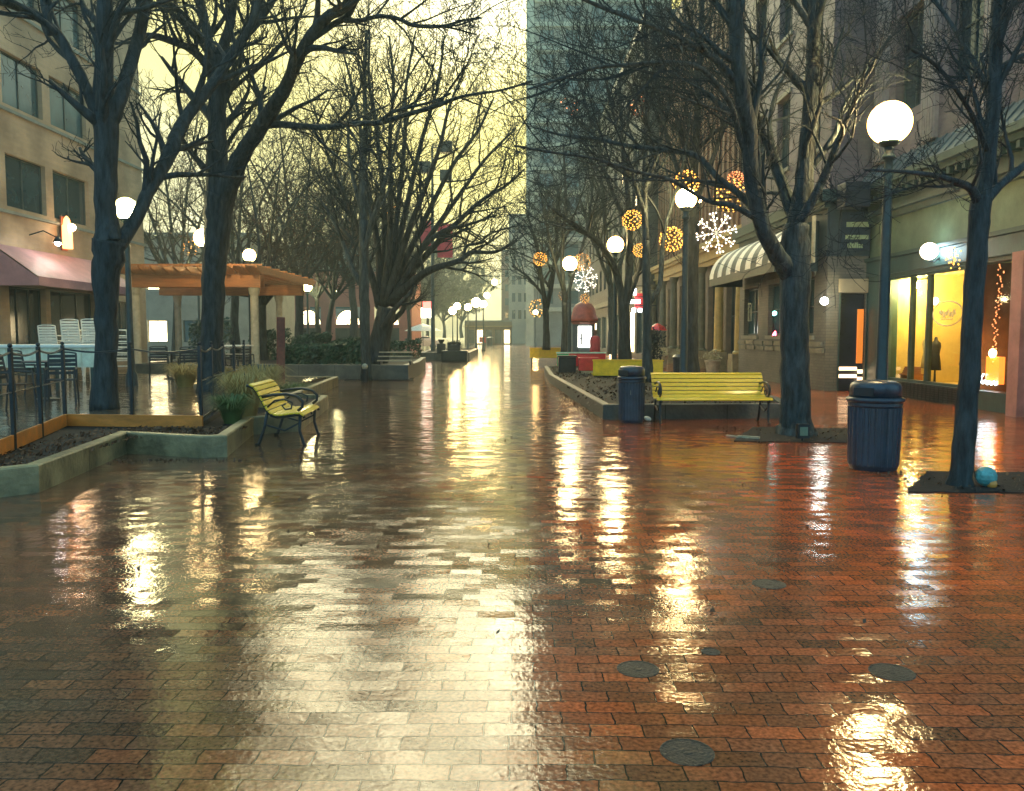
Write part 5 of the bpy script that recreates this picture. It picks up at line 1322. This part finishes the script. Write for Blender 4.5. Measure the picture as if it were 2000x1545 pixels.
# ------------------------------------------------------------------ kiosk, signs, pole, far things
t = thing('kiosk', 'kiosk column with a red domed roof and a lit white poster', 'kiosk', (at(1140, 680, 45).x, 45, 0))
MB().lathe([(.72, 0), (.72, .3), (.62, .36), (.62, 2.1)], 6).build('body', mat('kiosk_grey', (.05, .075, .085), .5), t)
MB().lathe([(.60, 2.1), (.74, 2.2), (.74, 2.28)], 24).build('collar', M_RUST, t)
MB().lathe([(.80, 2.285), (.78, 2.40), (.66, 2.62), (.60, 2.95), (.46, 3.18), (.2, 3.32), (.05, 3.36), (.03, 3.6), (.001, 3.62)], 24).build('dome', mat('kiosk_red', (.50, .12, .08), .45, .25, 4), t, smooth=True)
w = MB().box(-.37, .37, -.66, -.63, .85, 2.0).build('poster', emis('poster_white', (1, .98, .88), 1.6), t)
f = MB(); f.box(-.24, -.15, -.675, -.662, .98, 1.62); f.ball((-.195, -.668, 1.69), .05, 8, 6); f.box(-.28, -.12, -.672, -.661, 1.3, 1.36); f.box(-.1, .28, -.672, -.661, 1.75, 1.8); f.build('poster_figure', M_PANEG, w)
t = thing('person', 'distant person in a red coat standing beside the domed kiosk', 'person', (at(1162, 695, 41).x, 41, 0))
b = MB(); b.lathe([(.15, .0), (.17, .05), (.17, .75), (.24, .85), (.25, 1.2), (.24, 1.38), (.12, 1.46), (.07, 1.5), (.10, 1.56), (.115, 1.65), (.09, 1.75), (.01, 1.79)], 14, sy=.7)
b.build('body', mat('person_dark', (.10, .05, .05), .8), t, smooth=True)
MB().lathe([(.27, .62), (.25, .9), (.265, 1.25), (.22, 1.42), (.09, 1.48)], 14, sy=.75).build('coat', mat('coat_red', (.40, .05, .07), .8), t, smooth=True)
# shop signs beyond columns
def flatsign(label, px, py, Y, w_, h_, m, x=None):
    p = at(px, py, Y); t = thing('shop_sign', label, 'sign', tuple(p))
    MB().box(-w_/2, w_/2, -.05, .05, -h_/2, h_/2).build('sign_face', m, t); MB().tube([(0, 0, h_/2), (0, 0, h_/2+.15), (.9, 0, h_/2+.15)], .025, 5).build('bracket', M_IRON, t); return t
flatsign('glowing white round-cornered sign above the red one', 1237, 570, 46, .34, .36, M_LITW)
flatsign('red square sign with the white bar', 1248, 588, 46.3, .50, .85, M_REDP)
flatsign('glowing white bar sign over the red sign', 1240, 589, 45.8, .58, .22, M_LITW)
flatsign('small round white light pair under the red sign, left', 1238, 606, 45.8, .2, .24, M_LITW)
flatsign('small white light right of its pair under the red sign', 1250, 606, 45.8, .2, .22, M_LITW)
t = thing('market_umbrella', 'small red umbrella right of the thin forked trunk', 'umbrella', (at(1284, 640, 34).x, 34, 0))
MB().tube([(0, 0, 0), (0, 0, 1.8)], .02, 6).build('pole', M_IRON, t); MB().lathe([(.42, 1.70), (.30, 1.86), (.08, 1.98), (.001, 2.0)], 8).build('canopy', M_REDP, t)
t = thing('potted_shrub', 'dark rounded shrub half hidden by the thin forked trunk', 'shrub', (at(1277, 700, 26.4).x, 26.4, 0))
MB().lathe([(.18, 0), (.24, .5), (.26, .52)], 16).build('pot', M_DKGREEN, t); b = MB(); rg = random.Random(2)
for k in range(700): b.leaf((rg.gauss(0, .14), rg.gauss(0, .14), rg.choice((.85, 1.2, 1.5))+rg.gauss(0, .12)), .05, rg)
b.build('foliage', mat('dark_leaf', (.02, .03, .035), .6), t)
MB().tube([(0, 0, .5), (0, 0, 1.5)], .03, 6).build('stem', M_TWIG, t)
def flowerpot(label, px, Y, r, seed):
    t = thing('flower_pot', label, 'planter', (at(px, 700, Y).x, Y, 0), 0, 'planters by the columns')
    MB().lathe([(r*.7, 0), (r*.75, .05), (r, .5), (r*1.08, .52), (r*1.08, .58)], 18).build('pot', M_CREAM, t); b = MB(); rg = random.Random(seed)
    for k in range(260): b.leaf((rg.gauss(0, r*.5), rg.gauss(0, r*.5), .62+abs(rg.gauss(0, .13))), .05, rg)
    b.build('foliage', mat('pale_flower', (.45, .42, .25), .6), t)
flowerpot('pale planter at the foot of the nearest golden column', 1392, 30.6, .28, 1); flowerpot('pale planter one column further along', 1330, 36, .3, 2); flowerpot('pale planter left of the straight dark trunk', 1292, 38, .3, 3)
# banner pole
pb = at(846, 684, 60)
t = thing('banner_pole', 'tall dark pole carrying two red banners and box speakers above the far bed', 'pole', (pb.x, 60, 0))
zt = at(848, 285, 60).z
MB().tube([(0, 0, .3), (0, 0, 4), (.04, 0, zt)], [.17, .14, .07], 10).build('mast', M_POST, t)
for px, py, w_ in ((831, 458, .8), (869, 470, 1.1)):
    a = at(px, py, 60); hh = 1.05 if px < 850 else 1.35
    MB().box(a.x-pb.x-w_*.5, a.x-pb.x+w_*.5, -.03, .02, a.z-hh*.9, a.z+hh*.9).build('banner', mat('banner_red', (.62, .04, .07), .7, .3, 2), t)
    MB().tube([(0, 0, a.z+hh*.92), (a.x-pb.x, 0, a.z+hh*.92)], .03, 6).build('banner_arm', M_POST, t)
for px, py in ((872, 288), (871, 343), (830, 327)):
    a = at(px, py, 60); MB().box(a.x-pb.x-.42, a.x-pb.x+.42, -.3, .3, a.z-.38, a.z+.38).build('box_speaker', M_IRON, t)
    MB().tube([(0, 0, a.z), (a.x-pb.x, 0, a.z)], .04, 5).build('speaker_arm', M_POST, t)
# dark stepped planter silhouette
p = gnd(887, 706); t = thing('stone_planter', 'black stepped planter block in front of the bright end of the street', 'planter', (p.x, p.y+.6, 0))
MB().box(-.75, .75, -.5, .5, 0, .62).build('lower_block', M_IRON, t, bevel=.05); MB().box(-.42, .34, -.35, .35, .622, .95).build('upper_block', M_IRON, t, bevel=.04)
b = MB(); rg = random.Random(6)
for k in range(500): b.leaf((rg.uniform(-.42, .34), rg.uniform(-.3, .3), .95+abs(rg.gauss(0, .10))), .05, rg)
b.build('foliage', mat('dark_leaf2', (.015, .02, .02), .6), t)
p = gnd(868, 706); t = tag(MB().box(-.25, .25, -.25, .25, 0, .6).lathe([(.1, .6), (.22, .85)], 10).build('stone_urn', M_IRON), 'small dark urn on a block beside the banner pole', 'planter'); t.location = (at(862, 690, 50).x, 50, .4)
# steps / white slats right of tree foot
t = thing('slatted_steps', 'pale slatted bench on the end of the hedge bed', 'bench', (at(783, 715, 28.3).x, 28.0, .0))
for k in range(3): MB().box(-.75, .42, -.15+k*.22, -.02+k*.22, .62+k*.14, .66+k*.14).build('slat', M_CREAM, t)
for x in (-.7, .34): MB().box(x, x+.06, -.12, .42, .50, .62).build('leg', M_IRON, t)
t = thing('bollard_light', 'short round topped bollard light at the foot of the slim grey trunk', 'bollard', (at(713, 745, 26.3).x, 26.3, 0))
MB().lathe([(.11, 0), (.11, .42)], 14).build('post', M_IRON, t); MB().ball((0, 0, .50), .10, 12, 8).build('cap', M_CREAM, t)
# red chairs far
cch = None
for k in range(5):
    p = gnd(926+k*5.2, 672+k*.6); lab = ['farthest red chair in the row at the street end', 'second farthest red chair in the row', 'middle red chair in the row at the street end', 'second nearest red chair in the row', 'nearest red chair in the row at the street end'][k]
    t = thing('red_chair', lab, 'chair', (p.x, p.y, 0), .5, 'row of red chairs at the street end')
    MB().box(-.35, .35, -.35, .35, .42, .5).build('seat', M_REDP, t); MB().box(-.35, .35, .30, .38, .5, 1.25).build('backrest', M_REDP, t)
    for x in (-.3, .26):
        for y in (-.3, .26): MB().box(x, x+.05, y, y+.05, 0, .42).build('leg', M_IRON, t)
p = gnd(956, 675); t = thing('litter_bin', 'black bin at the near end of the row of red chairs', 'litter bin', (p.x, p.y, 0)); MB().lathe([(.4, 0), (.45, 1.1)], 14).build('body', M_IRON, t); MB().lathe([(.5, 1.1), (.5, 1.18), (.01, 1.3)], 14).build('lid', M_IRON, t)
# parked car under white light, far left of pole
def car(label, px, py, Y, col, s=1):
    p = at(px, py, Y); t = thing('parked_car', label, 'car', (p.x, Y, 0), math.radians(4))
    m = mat('car_'+col[0], col[1], .25, .1, 3, coat=.6)
    b = MB(); pr = [(-2.1, .35), (-2.15, .7), (-1.9, .92), (-1.1, 1.0), (-.6, 1.42), (.7, 1.45), (1.4, 1.02), (2.0, .9), (2.15, .6), (2.1, .35)]
    n0 = 0; k = len(pr)
    for y in (-.85, .85): b.v += [(x, y*(.86 if z > 1.1 else 1), z) for x, z in pr]
    b.f += [tuple(range(k)), tuple(reversed(range(k, 2*k)))]+[(i, i+k, (i+1) % k+k, (i+1) % k) for i in range(k)]
    b.build('body', m, t, bevel=.05)
    MB().box(-.55, .95, -.80, -.775, 1.03, 1.33).build('side_window', M_PANE, t)
    for x in (-1.3, 1.3):
        for y in (-.82, .82): MB().tube([(x, y-.1, .33), (x, y+.1, .33)], .33, 16).build('wheel', M_IRON, t)
    for y in (-.6, .6): MB().ball((2.1, y, .68), .12, 10, 6).build('headlight', M_LITW, t)
car('pale car parked far off left of the banner pole', 822, 660, 88, ('white', (.7, .7, .65)))
t = thing('shop_sign', 'glaring white lit fascia far left of the banner pole', 'sign', tuple(at(822, 611, 92))); MB().box(-1.4, 1.4, 0, .2, -.55, .55).build('sign_face', emis('far_fascia', (1, .95, .75), 4), t); MB().box(-1.2, -1.1, .05, .1, -4, -.55).build('post', M_IRON, t)
t = thing('shop_sign', 'small red glowing sign above the white lit fascia', 'sign', tuple(at(834, 596, 91))); MB().box(-.45, .45, 0, .2, -.4, .4).build('sign_face', emis('far_red', (1, .1, .08), 2.2), t); MB().box(-.05, .05, .05, .1, -4.4, -.4).build('post', M_IRON, t)
t = thing('market_umbrella', 'pale open umbrella low beyond the green bush', 'umbrella', (at(826, 640, 75).x, 75, 0)); MB().lathe([(1.7, 1.9), (.9, 2.3), (.01, 2.6)], 8).build('canopy', M_WHITE, t); MB().tube([(0, 0, 0), (0, 0, 2.3)], .04, 6).build('pole', M_IRON, t)

# ------------------------------------------------------------------ air
hz = MB().box(-62, 62, -8, 195, -1.2, 66).build('haze', bpy.data.materials.new('haze_air'))
hz['kind'] = 'stuff'; hz['label'] = 'thin yellowish drizzle haze filling the street'; hz['category'] = 'haze'
hm = hz.data.materials[0]; hm.use_nodes = True; nt = hm.node_tree
for n_ in list(nt.nodes):
    if n_.type == 'BSDF_PRINCIPLED': nt.nodes.remove(n_)
pv = nt.nodes.new('ShaderNodeVolumePrincipled'); pv.inputs['Color'].default_value = (.74, .95, .92, 1); pv.inputs['Density'].default_value = .0017; pv.inputs['Anisotropy'].default_value = .6
nt.links.new(pv.outputs[0], nt.nodes['Material Output'].inputs['Volume'])
hz.visible_shadow = True

# ------------------------------------------------------------------ sky and sun
W = bpy.data.worlds.new('World'); sc.world = W; W.use_nodes = True; nt = W.node_tree; N = nt.nodes; L = nt.links
for n_ in list(N): N.remove(n_)
out = N.new('ShaderNodeOutputWorld'); add = N.new('ShaderNodeAddShader'); bg1 = N.new('ShaderNodeBackground'); bg2 = N.new('ShaderNodeBackground')
SUN_EL = math.radians(27); SUN_AZ = math.radians(-7)     # ahead of the camera, just left of +Y
sky = N.new('ShaderNodeTexSky'); sky.sky_type = 'NISHITA'; sky.sun_disc = False; sky.sun_elevation = SUN_EL; sky.sun_rotation = SUN_AZ
sky.dust_density = 4; sky.air_density = 1.5
L.new(sky.outputs[0], bg1.inputs[0]); bg1.inputs[1].default_value = .005
tc = N.new('ShaderNodeTexCoord'); nrm = N.new('ShaderNodeVectorMath'); nrm.operation = 'NORMALIZE'; L.new(tc.outputs['Generated'], nrm.inputs[0])
gd = (at(860, -190, 10)-Vector((0, 0, CH))).normalized()
dot = N.new('ShaderNodeVectorMath'); dot.operation = 'DOT_PRODUCT'; L.new(nrm.outputs[0], dot.inputs[0]); dot.inputs[1].default_value = gd
cn = N.new('ShaderNodeTexNoise'); cn.inputs['Scale'].default_value = 4.5; cn.inputs['Detail'].default_value = 5; cn.inputs['Distortion'].default_value = .5; L.new(nrm.outputs[0], cn.inputs[0])
mr = N.new('ShaderNodeMapRange'); mr.inputs[1].default_value = -.2; mr.inputs[2].default_value = 1.0; L.new(dot.outputs['Value'], mr.inputs[0])
rp = N.new('ShaderNodeValToRGB'); e = rp.color_ramp.elements; L.new(mr.outputs[0], rp.inputs[0])
e[0].position = 0; e[0].color = (.12, .25, .30, 1); e[1].position = 1; e[1].color = (1.05, .98, .55, 1)
for p_, c_ in ((.35, (.13, .27, .31)), (.6, (.19, .31, .31)), (.8, (.27, .33, .22)), (.905, (.30, .30, .17)), (.94, (.30, .285, .12)), (.972, (.40, .35, .04)), (.987, (.62, .54, .14))):
    x = e.new(p_); x.color = (*c_, 1)
cr = N.new('ShaderNodeValToRGB'); L.new(cn.outputs['Fac'], cr.inputs[0]); e = cr.color_ramp.elements
e[0].position = .34; e[0].color = (.60, .62, .62, 1); e[1].position = .70; e[1].color = (2.1, 2.2, 3.2, 1)
x = e.new(.53); x.color = (1, 1, 1, 1)
cm = N.new('ShaderNodeMix'); cm.data_type = 'RGBA'; cm.blend_type = 'MULTIPLY'; cm.inputs[0].default_value = 1; cm.clamp_result = False
L.new(rp.outputs[0], cm.inputs[6]); L.new(cr.outputs[0], cm.inputs[7])
L.new(cm.outputs[2], bg2.inputs[0]); bg2.inputs[1].default_value = 1.0
L.new(bg1.outputs[0], add.inputs[0]); L.new(bg2.outputs[0], add.inputs[1]); L.new(add.outputs[0], out.inputs[0])
sl = bpy.data.lights.new('sun', 'SUN'); sl.energy = .5; sl.angle = math.radians(22); sl.color = (1, .88, .55)
so = bpy.data.objects.new('sun', sl); C.objects.link(so)
d = Vector((math.sin(SUN_AZ)*math.cos(SUN_EL), math.cos(SUN_AZ)*math.cos(SUN_EL), math.sin(SUN_EL)))
so.rotation_euler = d.to_track_quat('Z', 'Y').to_euler()

# ------------------------------------------------------------------ camera
cd = bpy.data.cameras.new('camera'); co = bpy.data.objects.new('camera', cd); C.objects.link(co); sc.camera = co
cd.sensor_width = 36; cd.lens = F/2000*36; cd.clip_end = 3000; cd.clip_start = .05
co.location = (0, 0, CH); co.rotation_euler = (PI/2-PITCH, 0, 0)
sc.view_settings.view_transform = 'Standard'; sc.view_settings.look = 'None'; sc.view_settings.exposure = 1.6; sc.view_settings.gamma = 1
sc.render.engine = 'CYCLES'
sc.cycles.max_bounces = 6; sc.cycles.diffuse_bounces = 2; sc.cycles.glossy_bounces = 3; sc.cycles.transparent_max_bounces = 12; sc.cycles.volume_bounces = 0
sc.cycles.sample_clamp_indirect = 3
